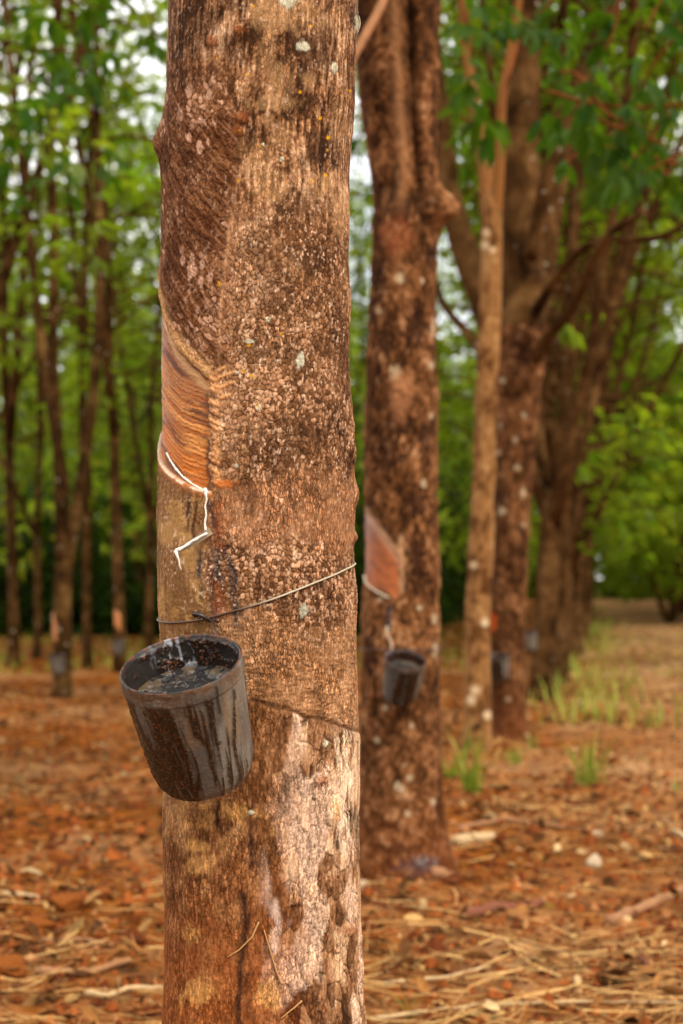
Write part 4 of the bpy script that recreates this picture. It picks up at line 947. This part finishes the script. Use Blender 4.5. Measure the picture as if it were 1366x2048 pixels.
for r_ in range(1, 11):
    for q in range(0, 23):
        Yq = 16.5+q*2.7+rng.normal()*.5; Xq = 1.34+.178*(Yq-9.5)-r_*2.9-1.2+rng.normal()*.35
        u = CX+Xq/Yq*F
        if u < -260 or u > 1130 or Yq > 60: continue
        put_tree(rng.randint(5), Xq, Yq, rng.rand()*6.3, rng.uniform(.75, 1.08), 'slender brown trunk among the crowd of trees in the far background left of the row', FAR); cnt += 1
# the row itself goes on
ROW = 'tapped rubber trees of the front row'
rl = ['fourth large tree of the row, dark trunk right behind the many limbed third tree', 'fifth tree of the row, partly hidden, its limb slanting to the right', 'sixth tree of the row, slim in the distance']
for i in range(9):
    Yq = 10.2+2.5*i; Xq = ([1087, 1119, 1139, 1150, 1158, 1164, 1168, 1171, 1174][i]-CX)/F*Yq
    put_tree([5, 6, 7, 5, 6, 7, 5, 6, 7][i], Xq, Yq, [0.5, 2.8, 4.0, 1.0, 5., 3., 2., .3, 4.4][i], [.92, .9, .95, .95, 1, 1, 1, 1, 1][i], rl[i] if i < 3 else 'far tree at the vanishing end of the row beside the track', ROW if i < 3 else 'far end of the front row')
for i, (u_, Yq, k) in enumerate([(1108, 11.3, 6), (1133, 13.6, 7), (1150, 16.4, 5), (1162, 19., 6), (1170, 22., 7)]):
    put_tree(k, (u_-CX)/F*Yq, Yq, i*1.9+.7, .85, 'slim leaning trunk crowded between the larger trees of the far row', 'slim trunks inside the far row')
for i in range(9, 18):
    Yq = 10.2+2.5*i; put_tree(5+i % 3, (1175-CX)/F*Yq, Yq, i*1.3, 1., 'far tree at the vanishing end of the row beside the track', 'far end of the front row')
def left_sprays():
    ow_ = [o for o in C.objects if o.get('label', '').startswith('tree just past the left edge')][0]
    bpy.context.view_layer.update(); inv = np.array(ow_.matrix_basis.inverted())
    rng = np.random.RandomState(131); tips = []; td = []; mb = MB()
    for (pts, Y, dY) in [([(-160, 60, 10), (-60, 70, 9), (60, 95, 8), (170, 105, 7), (235, 90, 5)], 7.2, .3), ([(-150, 200, 9), (-40, 240, 8), (60, 260, 7), (150, 290, 6), (160, 320, 5)], 7., .2), ([(-120, -60, 9), (20, -30, 8), (130, 0, 7), (220, 20, 5)], 6.8, .4),
                         ([(-120, 330, 8), (-20, 330, 7), (60, 350, 6), (80, 380, 4)], 7.3, 0), ([(60, 100, 6), (90, 150, 5), (100, 190, 4)], 7.25, 0), ([(170, 105, 6), (200, 150, 5), (215, 200, 4)], 7.4, .2), ([(250, -60, 8), (290, 0, 7), (310, 60, 5)], 7.6, 0)]:
        p, r = limb_px(pts, Y, dY); p = p@inv[:3, :3].T+inv[:3, 3]; mb.tube(p, r*.8, 7); n = len(p)
        for i in range(n//5, n, 3):
            e = norm(rng.normal(size=3)*[1, 1, .7]); tips.append(p[i]+e*.05); td.append(e)
    tag(mb.build('twigs', M_BARKR, ow_), kind='stuff'); lb = MB(); compound(lb, rng, np.array(tips), np.array(td), 3, .115, True, .9, .15, .4); lb.build('leaf_sprays', M_LEAFN, ow_)
left_sprays()
# right of the track: leafy trees down to the ground
def bushy(seed, hgt_, rad, leaf, n=420, size=.2, z0=.25):
    rng = np.random.RandomState(seed); o = thing('leafy_tree', 'x', 'tree'); mb = MB(); tips = []; td = []
    for k in range(5):
        a = rng.rand()*6.3; q = np.array([0, 0, -.05]); d = np.array([math.cos(a)*.28, math.sin(a)*.28, 1.]); pts = [q]
        for i in range(7): d = norm(d+rng.normal(size=3)*.12); pts.append(pts[-1]+d*hgt_*.8/7)
        mb.tube(np.array(pts), np.linspace(.07, .012, 8), 7, seed=k)
    for k in range(n):
        t = rng.rand()**.8; zz = z0+t*(hgt_-z0); prof = rad*(math.sin(PI*min(1, (t*.8+.2)))**.6)
        a = rng.rand()*6.3; rr = prof*math.sqrt(rng.uniform(.15, 1))*(1+.25*math.sin(a*3+seed)+.2*math.sin(zz*3+a*2))
        p = np.array([math.cos(a)*rr, math.sin(a)*rr, zz]); tips.append(p); td.append(norm(np.array([math.cos(a), math.sin(a), .4])))
    mb.build('trunk', M_BARK, o); lb = MB(); compound(lb, rng, np.array(tips), np.array(td), 5, size, False, .6, .26); lb.build('crown', leaf, o); return o
bA = bushy(1, 5.4, 1.9, M_LEAF, 520, .2, .7); bB = bushy(2, 3.4, 1.5, M_LEAFB, 380, .2, .5); bC = bushy(3, 8.5, 2.4, M_LEAF, 800, .22, 1.6)
RG = 'leafy trees on the right of the track'
def put_b(o, first, x, y, rz, sc, lab, group):
    if first: o.location = (x, y, gz(x, y)-.03); o.rotation_euler = (0, 0, rz); o.scale = (sc,)*3; o['label'] = lab; o['group'] = group
    else: dup(o, (x, y, gz(x, y)-.03), rz, sc, lab, group)
put_b(bA, True, 6.35, 27.5, .4, .95, 'dark leafy tree hanging over the right side of the track, below the bright one', RG)
put_b(bB, True, 8.9, 31.0, 1., 1.35, 'bright yellow green tree at the right edge', RG)
put_b(bC, True, 10.2, 33.5, 2., 1., 'tall leafy tree rising behind the bright green one at the right', RG)
RF = 'far leafy trees lining the right of the track'
for i, (x, y, k, s) in enumerate([(8.6, 36, 0, 1.), (9.9, 42, 2, .9), (11.4, 49, 0, 1.15), (12.8, 56, 2, .95), (14.5, 64, 0, 1.3), (12.5, 40, 2, 1.05), (14.6, 46, 2, 1.), (16., 53, 2, 1.1), (9.6, 29, 2, .85), (12., 31, 2, .95), (18., 60, 2, 1.1), (13.5, 36, 0, 1.2), (16, 40, 2, 1.), (20, 52, 2, 1.1)]):
    put_b((bA, bB, bC)[k], False, x, y, i*1.7, s, 'leafy green tree in the far line on the right of the track', RF)
for i, (x, y, k) in enumerate([(5.9, 17.5, 5), (6.6, 21.5, 6), (8.2, 25., 7), (9.8, 23, 6), (5.0, 13.0, 7), (10.5, 28, 5)]):
    put_tree(k, x, y, i*2.2+.5, 1.02, 'rubber tree past the right edge of the view, only its hanging crown showing', 'crowns overhanging from beyond the right edge')
# far wood closing the view
def far_wood():
    rng = np.random.RandomState(9); N = 80000
    a = rng.uniform(-.42, .42, N); Yq = rng.uniform(60, 78, N); Xq = np.tan(a)*Yq
    keep = np.abs(Xq-(1.34+.178*(Yq-9.5)+.55)) > .22
    top = 6.+14.*ss(.3, .7, fbm(Xq*.16+5, Yq*.1, 3, 3)); zq = top*rng.rand(N)**1.7+.05
    keep &= rng.rand(N) < .10+.9*(1-ss(7., 12, zq))+.7*ss(.44, .6, fbm(Xq*.5, zq*.5, 7, 3))*(1-.5*zq/top)
    p = np.stack([Xq, Yq, zq], 1)[keep]; n = len(p)
    sh = (.35+.5*rng.rand(n))+.9*ss(.42, .62, fbm(p[:, 0]*.6, p[:, 2]*.6, 8, 3)); lb = MB()
    put_leaves(lb, p, rng.normal(size=(n, 3))+[0, 0, -.4], rng.normal(size=(n, 3))+[0, -.5, .8], rng.uniform(.35, .7, n), rng.uniform(.2, .35, n), np.stack([sh*(.8+.5*rng.rand(n)), sh, sh*.9], 1))
    o = lb.build('far_wood', M_LEAF); tag(o, 'mass of green leaves closing the view far behind the trunks', None, None, 'stuff')
far_wood()
def far_shade_leaves():  # dark leaf cards put in as the deep shade between the far trunks
    rng = np.random.RandomState(119); N = 46000; Yq = 21+31*rng.rand(N)**1.3; Xq = rng.uniform(-.36, .16, N)*Yq; zq = rng.rand(N)**1.2*(.3+4.4*ss(.3, .6, fbm(Xq*.4, Yq*.3, 14, 3)))*np.interp(Yq, [21, 40], [.45, 1])
    k = Xq < 1.34+.178*(Yq-9.5)-2.2; p = np.stack([Xq, Yq, zq], 1)[k]; n = len(p); sh = .3+.5*rng.rand(n); lb = MB()
    put_leaves(lb, p, rng.normal(size=(n, 3))+[0, 0, -.3], rng.normal(size=(n, 3))*.7+[0, -.3, 1], rng.uniform(.18, .38, n), rng.uniform(.1, .2, n), np.stack([sh*(.9+.5*rng.rand(n)), sh, sh*.8], 1))
    tag(lb.build('far_shade_leaves', M_LEAFN), 'dark leaf mass standing for the deep shade low between the far left trunks', None, None, 'stuff')
far_shade_leaves()
# low green growth between the far trunks
def undergrowth():
    rng = np.random.RandomState(19); N = 60000
    Yq = rng.uniform(17, 58, N); Xq = rng.uniform(-.32, .16, N)*Yq
    dens = fbm(Xq*.35+9, Yq*.35, 13, 3)
    zq = 1.0+.05*Yq*rng.rand(N)+rng.rand(N)**1.2*np.clip(5.5*(dens-.36)/.2, .1, 6.0)
    k = (dens > .44) & (Xq < 1.34+.178*(Yq-9.5)-1.2); p = np.stack([Xq, Yq, zq], 1)[k]; n = len(p); sh = .22+.3*rng.rand(n)+.75*ss(.45, .62, fbm(p[:, 0]*.8+p[:, 1]*.4, p[:, 2]*.9+p[:, 1]*.2, 29, 3)); lb = MB()
    put_leaves(lb, p, rng.normal(size=(n, 3))+[0, 0, -.3], rng.normal(size=(n, 3))*.6+[0, -.3, 1], rng.uniform(.16, .34, n), rng.uniform(.08, .15, n), np.stack([sh*(.8+.5*rng.rand(n)), sh, sh*.8], 1))
    o = lb.build('undergrowth', M_LEAFB); tag(o, 'bright green saplings and low leaves growing between the far trunks', None, None, 'stuff')
undergrowth()
# orange patches and cups on the nearer left trees and the far row
def mini(px, py, Y, label, s=1.):
    c_ = dup(cup2, label=label, group='latex cups wired to the trunks'); place_axis(c_, P(px, py, Y), (-.1, -.2, .97), px*.1); c_.scale = (s,)*3
x, y = G(125, 1395)
mini(113, 1312, y-.17, 'latex cup on the nearest V forked tree at the left')
x5 = 10.2
mini(1058, 1265, x5-.2, 'pale looking latex cup on the fourth tree of the row')
x, y = G(240, 1350); mini(234, 1280, y-.15, 'latex cup on the slim straight tree left of the front trunk')

def patch(start, px, py, hgt_px, rad):
    o = [q for q in C.objects if q.get('label', '').startswith(start)][0]; bpy.context.view_layer.update(); inv = np.array(o.matrix_basis.inverted())
    x0, y0 = o.location.x, o.location.y; zc = H-(py-HY)/F*y0; hh = hgt_px/2/F*y0; a0 = math.asin(max(-.8, min(.8, ((px-CX)/F*y0-x0)/rad)))
    aa, zz = np.meshgrid(np.linspace(-.6, .6, 13), np.linspace(-1, 1, 13)); aa, zz = aa.ravel(), zz.ravel()
    e = np.maximum(np.abs(aa/.6), np.abs(zz)); r = rad+.004-.010*ss(.8, 1., e)
    w_ = np.stack([x0+r*np.sin(a0+aa), y0-r*np.cos(a0+aa), zc+hh*(zz-.45*aa/.6)], 1)@inv[:3, :3].T+inv[:3, 3]
    i = np.arange(12)[:, None]*13+np.arange(12)[None]; mb = MB(); mb.add(w_, np.stack([i, i+1, i+14, i+13], -1).reshape(-1, 4)); t = mb.build('tapping_panel', M_ORANGE, o); t['label'] = 'small orange tapped patch'
patch('nearest tree of the left rows', 110, 1256, 50, .068); patch('slim straight tree between', 236, 1240, 34, .056)

# ================================================================== LITTER AND SMALL THINGS ON THE GROUND
def scatter(rng, n, y0, y1, xm=.36, pad=.5, p=1.0):
    u = rng.rand(n); Yq = 1/((1-u)/y0+u/y1) if p == 2 else y0*(y1/y0)**u
    Xq = (rng.rand(n)*2-1)*(xm*Yq+pad); return Xq, Yq
LC = [lin(*c, .66) for c in ((200, 156, 96), (180, 132, 78), (150, 102, 58), (96, 60, 30), (112, 68, 34), (214, 180, 128), (168, 112, 58))]
def leaf_litter():
    rng = np.random.RandomState(51); n = 42000
    X, Yv = scatter(rng, n, 1.6, 26); dn = fbm(X*1.1, Yv*1.1, 55, 3)
    k = rng.rand(n) < (.16+.95*ss(.44, .60, dn))*np.where(X < -.05*Yv, .62, 1.25); X, Yv = X[k], Yv[k]; n = len(X)
    z = ground_z(X, Yv)+.004+.018*rng.rand(n)
    a = rng.rand(n)*6.3; d = np.stack([np.cos(a), np.sin(a), rng.normal(size=n)*.4], 1); nr = norm(rng.normal(size=(n, 3))*.65+[0, 0, 1])
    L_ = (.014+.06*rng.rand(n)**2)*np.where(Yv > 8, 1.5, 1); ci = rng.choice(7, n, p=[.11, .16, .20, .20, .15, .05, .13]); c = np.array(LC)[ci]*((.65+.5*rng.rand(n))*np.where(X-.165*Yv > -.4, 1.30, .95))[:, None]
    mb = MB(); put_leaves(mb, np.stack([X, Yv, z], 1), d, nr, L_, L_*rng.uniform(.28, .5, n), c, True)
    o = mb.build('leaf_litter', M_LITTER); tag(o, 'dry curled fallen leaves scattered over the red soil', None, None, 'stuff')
leaf_litter()
def straw_litter():
    rng = np.random.RandomState(52); n = 9500
    X, Yv = scatter(rng, n, 1.6, 15); dn = fbm(X*.9+4, Yv*.9, 56, 3)
    k = rng.rand(n) < (.04+.40*ss(.47, .62, dn))*np.where(X > 0, 1.3, .7)+.14*(X > .02*Yv)+.75*(Yv < 3.3)*(X > .0)*ss(.36, .5, dn)+.25*(Yv < 3.2); X, Yv = X[k], Yv[k]; n = len(X)
    a = rng.normal(size=n)*.55+np.where(rng.rand(n) < .25, 1.5, 0); L_ = rng.uniform(.06, .34, n)*np.where(rng.rand(n) < .3, .5, 1); w = .0006+.0022*rng.rand(n)**2
    tt = np.linspace(-.5, .5, 6); bend = rng.normal(size=n)*.22; lift = rng.rand(n)*.02
    px_ = X[:, None]+np.cos(a)[:, None]*tt*L_[:, None]-np.sin(a)[:, None]*(tt**2*bend[:, None])*L_[:, None]*2
    py_ = Yv[:, None]+np.sin(a)[:, None]*tt*L_[:, None]+np.cos(a)[:, None]*(tt**2*bend[:, None])*L_[:, None]*2
    pz_ = ground_z(px_.ravel(), py_.ravel()).reshape(px_.shape)*.6+ground_z(X, Yv)[:, None]*.4+.006+lift[:, None]*(1+tt*rng.normal(size=n)[:, None]*1.2)
    s = np.stack([-np.sin(a), np.cos(a), np.zeros(n)], 1); v = []
    pt = np.stack([px_, py_, pz_], 2)
    A_ = pt-s[:, None]*w[:, None, None]; B_ = pt+s[:, None]*w[:, None, None]; M_ = pt+np.array([0, 0, 1.])*w[:, None, None]*1.1
    v = np.stack([A_, M_, B_], 2).reshape(-1, 3)
    bs = (np.arange(n)*18)[:, None, None]; i = np.arange(5)*3
    q = np.concatenate([np.stack([i, i+3, i+4, i+1], 1), np.stack([i+1, i+4, i+5, i+2], 1)])[None]+bs
    c = np.array([lin(*t, .9) for t in ((206, 164, 104), (182, 134, 80), (150, 102, 58), (118, 72, 36))])[rng.choice(4, n)]*(.75+.45*rng.rand(n))[:, None]
    mb = MB(); mb.add(v, q.reshape(-1, 4), np.repeat(c, 18, 0)); o = mb.build('straw_litter', M_LITTER); tag(o, 'pale dry straw and thin twigs strewn over the soil', None, None, 'stuff')
straw_litter()
def crumbs():
    rng = np.random.RandomState(53); n = 16000; X, Yv = scatter(rng, n, 1.6, 12, p=1); z = ground_z(X, Yv)
    oc = np.array([[1, 0, 0], [0, 1, 0], [-1, 0, 0], [0, -1, 0], [0, 0, 1], [0, 0, -1]], float); of = np.array([[0, 1, 4], [1, 2, 4], [2, 3, 4], [3, 0, 4], [1, 0, 5], [2, 1, 5], [3, 2, 5], [0, 3, 5]])
    r = rng.uniform(.004, .016, n)*np.where(rng.rand(n) < .06, 1.8, 1); v = np.stack([X, Yv, z+r*.2], 1)[:, None]+oc[None]*r[:, None, None]*(.6+.8*rng.rand(n, 6, 1))
    c = np.array([lin(*t, .7) for t in ((150, 78, 34), (112, 56, 26), (176, 96, 44), (190, 130, 80))])[rng.choice(4, n, p=[.4, .3, .2, .1])]
    mb = MB(); mb.add(v.reshape(-1, 3), (of[None]+(np.arange(n)*6)[:, None, None]).reshape(-1, 3), np.repeat(c, 6, 0)); o = mb.build('soil_crumbs', M_LITTER, None, False); tag(o, 'small crumbs of red soil and grit', None, None, 'stuff')
crumbs()
def ico(name, px, py, rx, ry, rz, mat, label, cat, seed, group=None, rot=0.):
    import bmesh
    bm = bmesh.new(); bmesh.ops.create_icosphere(bm, subdivisions=4, radius=1); me = bpy.data.meshes.new(name); bm.to_mesh(me); bm.free()
    n = len(me.vertices); v = np.empty(n*3, np.float32); me.vertices.foreach_get('co', v); v = v.reshape(-1, 3)
    k = .70+.38*fbm(v[:, 0]*1.3+seed*3, v[:, 1]*1.3+v[:, 2]*1.7, seed, 3)+.25*np.abs(fbm(v[:, 0]*2+9, v[:, 2]*2+v[:, 1], seed+5, 2)-.5)
    v = v*k[:, None]; rg_ = np.random.RandomState(seed)
    for _ in range(11):                      # broken facets
        pn = norm(rg_.normal(size=3)); dd_ = v@pn; lim = rg_.uniform(.58, .82); v = v-np.clip(dd_-lim, 0, None)[:, None]*pn
    v = v*(1+.10*(fbm(v[:, 0]*7+seed, v[:, 1]*7+v[:, 2]*5, seed+9, 3)-.5)[:, None]); v = v*np.array([rx, ry, rz]); cr_, sr_ = math.cos(rot), math.sin(rot)
    v = np.stack([v[:, 0]*cr_-v[:, 1]*sr_, v[:, 0]*sr_+v[:, 1]*cr_, v[:, 2]], 1); me.vertices.foreach_set('co', v.astype(np.float32).ravel())
    me.polygons.foreach_set('use_smooth', np.ones(len(me.polygons), bool)); me.materials.append(mat); me.update()
    o = bpy.data.objects.new(name, me); C.objects.link(o); x, y = G(px, py); o.location = (x, y, gz(x, y)+rz*.45); return tag(o, label, cat, group)
ico('stone', 1186, 1738, .030, .024, .028, M_STONE, 'pale grey stone lying alone right of the second tree', 'stone', 3)
ico('stone', 1196, 1685, .022, .02, .014, M_STONE, 'small pale pebble behind the lone pale stone', 'stone', 4)
ico('stone', 905, 1762, .020, .018, .018, M_STONE, 'cream coloured stone at the right foot of the second tree', 'stone', 6)
ico('stone', 728, 1790, .02, .018, .02, M_STONE, 'pale pebble peeking out right beside the front trunk', 'stone', 7)
CL = 'clods of red soil at the left'
ico('soil_clod', 132, 1850, .055, .045, .036, M_CLOD, 'largest flat red soil clod left of the front tree', 'clod', 11, CL)
ico('soil_clod', 205, 1815, .035, .03, .024, M_CLOD, 'red soil clod right behind the largest one at the left', 'clod', 12, CL)
ico('soil_clod', 80, 1880, .04, .03, .026, M_CLOD, 'dark red soil clod in front of and left of the largest clod', 'clod', 13, CL)
ico('soil_clod', 20, 1970, .045, .035, .03, M_CLOD, 'red soil clod nearest the bottom left corner', 'clod', 14, CL)
ico('soil_clod', 120, 1735, .045, .035, .024, M_CLOD, 'red soil clod farthest back in the left foreground', 'clod', 15, CL)
def stick(name, pts, r, mat, label, cat='stick', lift=.012, group=None):
    p = []
    for (a, b_) in pts: x, y = G(a, b_); p.append((x, y, gz(x, y)+lift))
    p = np.array(p); k = np.linspace(0, len(p)-1, (len(p)-1)*6+1); q = np.stack([np.interp(k, np.arange(len(p)), p[:, i]) for i in range(3)], 1); rg_ = np.random.RandomState(int(pts[0][0]))
    q += rg_.normal(size=q.shape)*r*.12
    mb = MB(); mb.tube(q, r*np.linspace(1.1, .75, len(q))*(.9+.25*rg_.rand(len(q))), 10, rough=.15); return tag(mb.build(name, mat), label, cat, group)
stick('stick', [(1218, 1862), (1290, 1835), (1345, 1812), (1400, 1785)], .0125, M_STICK, 'thick orange brown stick at the right edge of the ground')
stick('stick', [(925, 1858), (990, 1842), (1060, 1832), (1085, 1828)], .012, M_STICKR, 'dark red stick lying between the front tree and the thick stick')
stick('stick', [(1276, 1948), (1310, 1990)], .007, M_STICKR, 'short dark stick at the lower right among straw')
stick('stick', [(80, 1908), (160, 1916), (225, 1932)], .006, M_STICK, 'straight brown twig at the lower left, in front of the clods')
stick('stick', [(70, 1975), (180, 1976), (260, 1962)], .008, M_STICK, 'longest grey brown twig at the lower left near the bottom')
stick('stick', [(0, 1815), (60, 1822), (80, 1830)], .007, M_CHIP, 'pale bleached twig at the left edge beside the largest clod')
stick('stick', [(170, 2008), (215, 2016), (260, 2000), (325, 1995)], .005, M_CHIP, 'bent straw coloured twig left of the front trunk at the bottom')
stick('stick', [(770, 1985), (900, 1972), (980, 1955)], .004, M_CHIP, 'long straw coloured stem running right from the foot of the front tree')
stick('stick', [(740, 2042), (960, 2036), (1200, 2030), (1366, 2032)], .0038, M_CHIP, 'long pale stalk along the bottom edge at the right')
stick('stick', [(915, 1672), (1010, 1660), (1130, 1672)], .008, M_STICK, 'brown fallen twig behind the white wood chip')
stick('stick', [(1345, 1690), (1380, 1700)], .010, M_CHIP, 'pale stub of wood at the right edge behind the stone')
stick('wood_chip', [(908, 1702), (945, 1696), (985, 1690)], .018, M_CHIP, 'white split wood chip beside the foot of the second tree', 'wood chip')
stick('wood_chip', [(860, 1775), (905, 1768)], .018, M_STICK, 'brown chunk of bark at the foot of the second tree', 'wood chip')
# grass tufts and seedlings
def tuft(px, py, n, hgt_, spread, cols, label, seed, name='grass_tuft', cat='grass', group='grass tufts along the row'):
    rng = np.random.RandomState(seed); x0, y0 = G(px, py); o = thing(name, label, cat, (x0, y0, gz(x0, y0)), group); mb = MB()
    for k in range(n):
        a = rng.rand()*6.3; l = hgt_*rng.uniform(.45, 1.1); sp_ = spread*rng.rand(); w = rng.uniform(.002, .0045)*(hgt_/.2)**.5
        t = np.linspace(0, 1, 6); d = np.array([math.cos(a), math.sin(a)]); out = sp_*t+l*.55*rng.rand()*t**2.2
        pts = np.stack([d[0]*out+rng.normal()*.1*min(hgt_, .2)*(hgt_ > .1), d[1]*out+rng.normal()*.1*min(hgt_, .2)*(hgt_ > .1), l*(t-.28*t**3*rng.rand())-.01], 1)
        s = np.array([-d[1], d[0], 0]); ww = (w*(1-t**2*.95))[:, None]
        v = np.stack([pts-s*ww, pts+s*ww], 1).reshape(-1, 3); i = np.arange(5)*2; q = np.stack([i, i+1, i+3, i+2], 1)
        mb.add(v, q, lin(*cols[rng.randint(len(cols))], .8)*(.75+.5*rng.rand()))
    mb.build('blades', M_GRASS, o); return o
GR = [(126, 146, 46), (156, 162, 66), (108, 134, 40), (184, 172, 92)]; DRY = [(206, 176, 104), (190, 156, 84), (150, 150, 60)]
tuft(945, 1590, 40, .30, .08, GR+DRY, 'tall grass tuft with dry stems right beside the second tree', 1)
tuft(905, 1560, 14, .18, .07, [(80, 150, 30), (100, 170, 40)], 'bright green leafy tuft touching the right side of the second tree', 2)
tuft(1178, 1585, 46, .24, .13, GR+DRY, 'grass tuft with dry yellow base standing alone at the right', 3)
tuft(1090, 1730, 7, .06, .02, [(110, 160, 50)], 'tiny green seedling in bare soil right of the second tree', 4, 'seedling', 'seedling', 'tiny green seedlings')
tuft(955, 1870, 9, .03, .02, [(70, 130, 40)], 'tiny green seedling beside the dark red stick', 5, 'seedling', 'seedling', 'tiny green seedlings')
tuft(1352, 1592, 10, .07, .04, [(90, 150, 40)], 'low green plant at the right edge behind the stone', 6, 'seedling', 'seedling', 'tiny green seedlings')
tuft(318, 1822, 6, .035, .03, [(120, 190, 40)], 'bright green sprout just left of the front trunk', 7, 'seedling', 'seedling', 'tiny green seedlings')
tuft(1030, 1530, 30, .13, .08, GR, 'small grass tuft in front of the third large tree', 8); tuft(1065, 1500, 26, .12, .06, GR+DRY, 'small grass tuft right of the foot of the third large tree', 9)
tuft(820, 2030, 9, .06, .03, [(110, 150, 50)], 'small green sprout in straw at the foot of the front tree on the right', 10, 'seedling', 'seedling', 'tiny green seedlings')
tuft(992, 1455, 12, .10, .05, [(80, 150, 30)], 'bright green weed between the pale stem and the third large tree', 11, 'seedling', 'weed', 'tiny green seedlings')
tuft(1100, 1830, 5, .03, .02, [(90, 150, 50)], 'single tiny sprout in straw between the two long sticks', 12, 'seedling', 'seedling', 'tiny green seedlings')
def grass_strip(name, label, n, fx, cols, y0, y1, h0, h1, seed):
    rng = np.random.RandomState(seed); Yv = y0*(y1/y0)**rng.rand(n); X = fx(Yv, rng); k = rng.rand(n) < ss(.34, .58, fbm(X*1.3, Yv*.8, seed, 3)); X, Yv = X[k], Yv[k]; n = len(X)
    a = rng.rand(n)*6.3; d = np.stack([np.cos(a)*.45, np.sin(a)*.45, np.ones(n)], 1); s = np.stack([np.cos(a+1.5), np.sin(a+1.5), np.zeros(n)], 1)
    L_ = rng.uniform(h0, h1, n); w = rng.uniform(.004, .008, n)*np.maximum(1, Yv/14)
    b0_ = np.stack([X, Yv, ground_z(X, Yv)-.01], 1); m_ = b0_+norm(d*[.5, .5, 1])*(L_*.55)[:, None]; t_ = m_+norm(d*[1.6, 1.6, .8])*(L_*.5)[:, None]
    v = np.stack([b0_-s*w[:, None], b0_+s*w[:, None], m_+s*w[:, None]*.8, m_-s*w[:, None]*.8, t_], 1).reshape(-1, 3); bs = (np.arange(n)*5)[:, None]
    c = np.array([lin(*t, .8) for t in cols])[rng.randint(len(cols), size=n)]*(.7+.5*rng.rand(n))[:, None]
    mb = MB(); mb.add(v, [np.array([[0, 1, 2, 3]])+bs, np.array([[3, 2, 4]])+bs], np.repeat(c, 5, 0)); o = mb.build(name, M_GRASS); tag(o, label, None, None, 'stuff')
grass_strip('grass', 'strip of grass along the right side of the tree row', 1100, lambda Y, r: 1.70+.173*(Y-9.5)+r.normal(size=len(Y))*.24, [(176, 170, 84), (150, 156, 62), (196, 176, 96), (206, 176, 104)], 7.9, 44, .05, .26, 71)
grass_strip('grass', 'thin yellowed grass over the open ground at the right', 3500, lambda Y, r: 2.2+.17*(Y-9.5)+r.rand(len(Y))*(1+.12*Y), DRY+GR[3:], 6.5, 26, .03, .09, 72)
grass_strip('grass', 'grass patches at the foot of the far left trees', 5000, lambda Y, r: (r.rand(len(Y))-.78)*.42*Y, GR+DRY+DRY, 12.5, 34, .05, .16, 73)

# ================================================================== LIGHT, SKY, CAMERA
w = bpy.data.worlds.new('World'); scene.world = w; w.use_nodes = True; nt = w.node_tree; nt.nodes.clear()
SUN_EL, SUN_AZ = math.radians(48), math.radians(142)     # azimuth from +Y towards +X: behind the camera, to the right
sky = node(nt, 'ShaderNodeTexSky', sky_type='NISHITA', sun_disc=False); sky.sun_elevation = SUN_EL; sky.sun_rotation = SUN_AZ; sky.dust_density = 3.; sky.air_density = 1.
tc = node(nt, 'ShaderNodeTexCoord'); cn = node(nt, 'ShaderNodeTexNoise', Scale=2.2, Detail=6., Roughness=.6); nt.links.new(tc.outputs['Generated'], cn.inputs['Vector'])
cl = ramp(nt, cn.outputs[0], [(.36, (.45,)*3), (.56, (1,)*3)])
cm = mixrgb(nt, cl, sky.outputs[0], (9.8, 9.6, 9.3))
bg = node(nt, 'ShaderNodeBackground', Strength=.14); nt.links.new(cm, bg.inputs[0])
ow = node(nt, 'ShaderNodeOutputWorld'); nt.links.new(bg.outputs[0], ow.inputs[0])
sl = bpy.data.lights.new('sun', 'SUN'); sl.energy = 2.0; sl.angle = math.radians(6); sl.color = (1., .90, .74); so = bpy.data.objects.new('sun', sl); C.objects.link(so)
sd = Vector((math.sin(SUN_AZ)*math.cos(SUN_EL), math.cos(SUN_AZ)*math.cos(SUN_EL), math.sin(SUN_EL))); so.rotation_euler = sd.to_track_quat('Z', 'Y').to_euler(); so.location = sd*20
cam = bpy.data.cameras.new('camera'); co = bpy.data.objects.new('camera', cam); C.objects.link(co); co.location = (0, 0, H); co.rotation_euler = (PI/2, 0, 0)
cam.sensor_fit = 'VERTICAL'; cam.sensor_height = 36; cam.lens = F/2048*36; cam.shift_y = (HY-1024)/2048; cam.clip_start = .02; cam.clip_end = 2000
cam.dof.use_dof = True; cam.dof.focus_distance = 1.395; cam.dof.aperture_fstop = 5.6; scene.camera = co
scene.view_settings.view_transform = 'Standard'; scene.view_settings.look = 'None'; scene.view_settings.exposure = .8; scene.view_settings.gamma = 1
scene.cycles.use_denoising = True; scene.cycles.max_bounces = 6; scene.cycles.diffuse_bounces = 4; scene.cycles.transmission_bounces = 4; scene.cycles.use_adaptive_sampling = False
scene.cycles.sample_clamp_indirect = 6
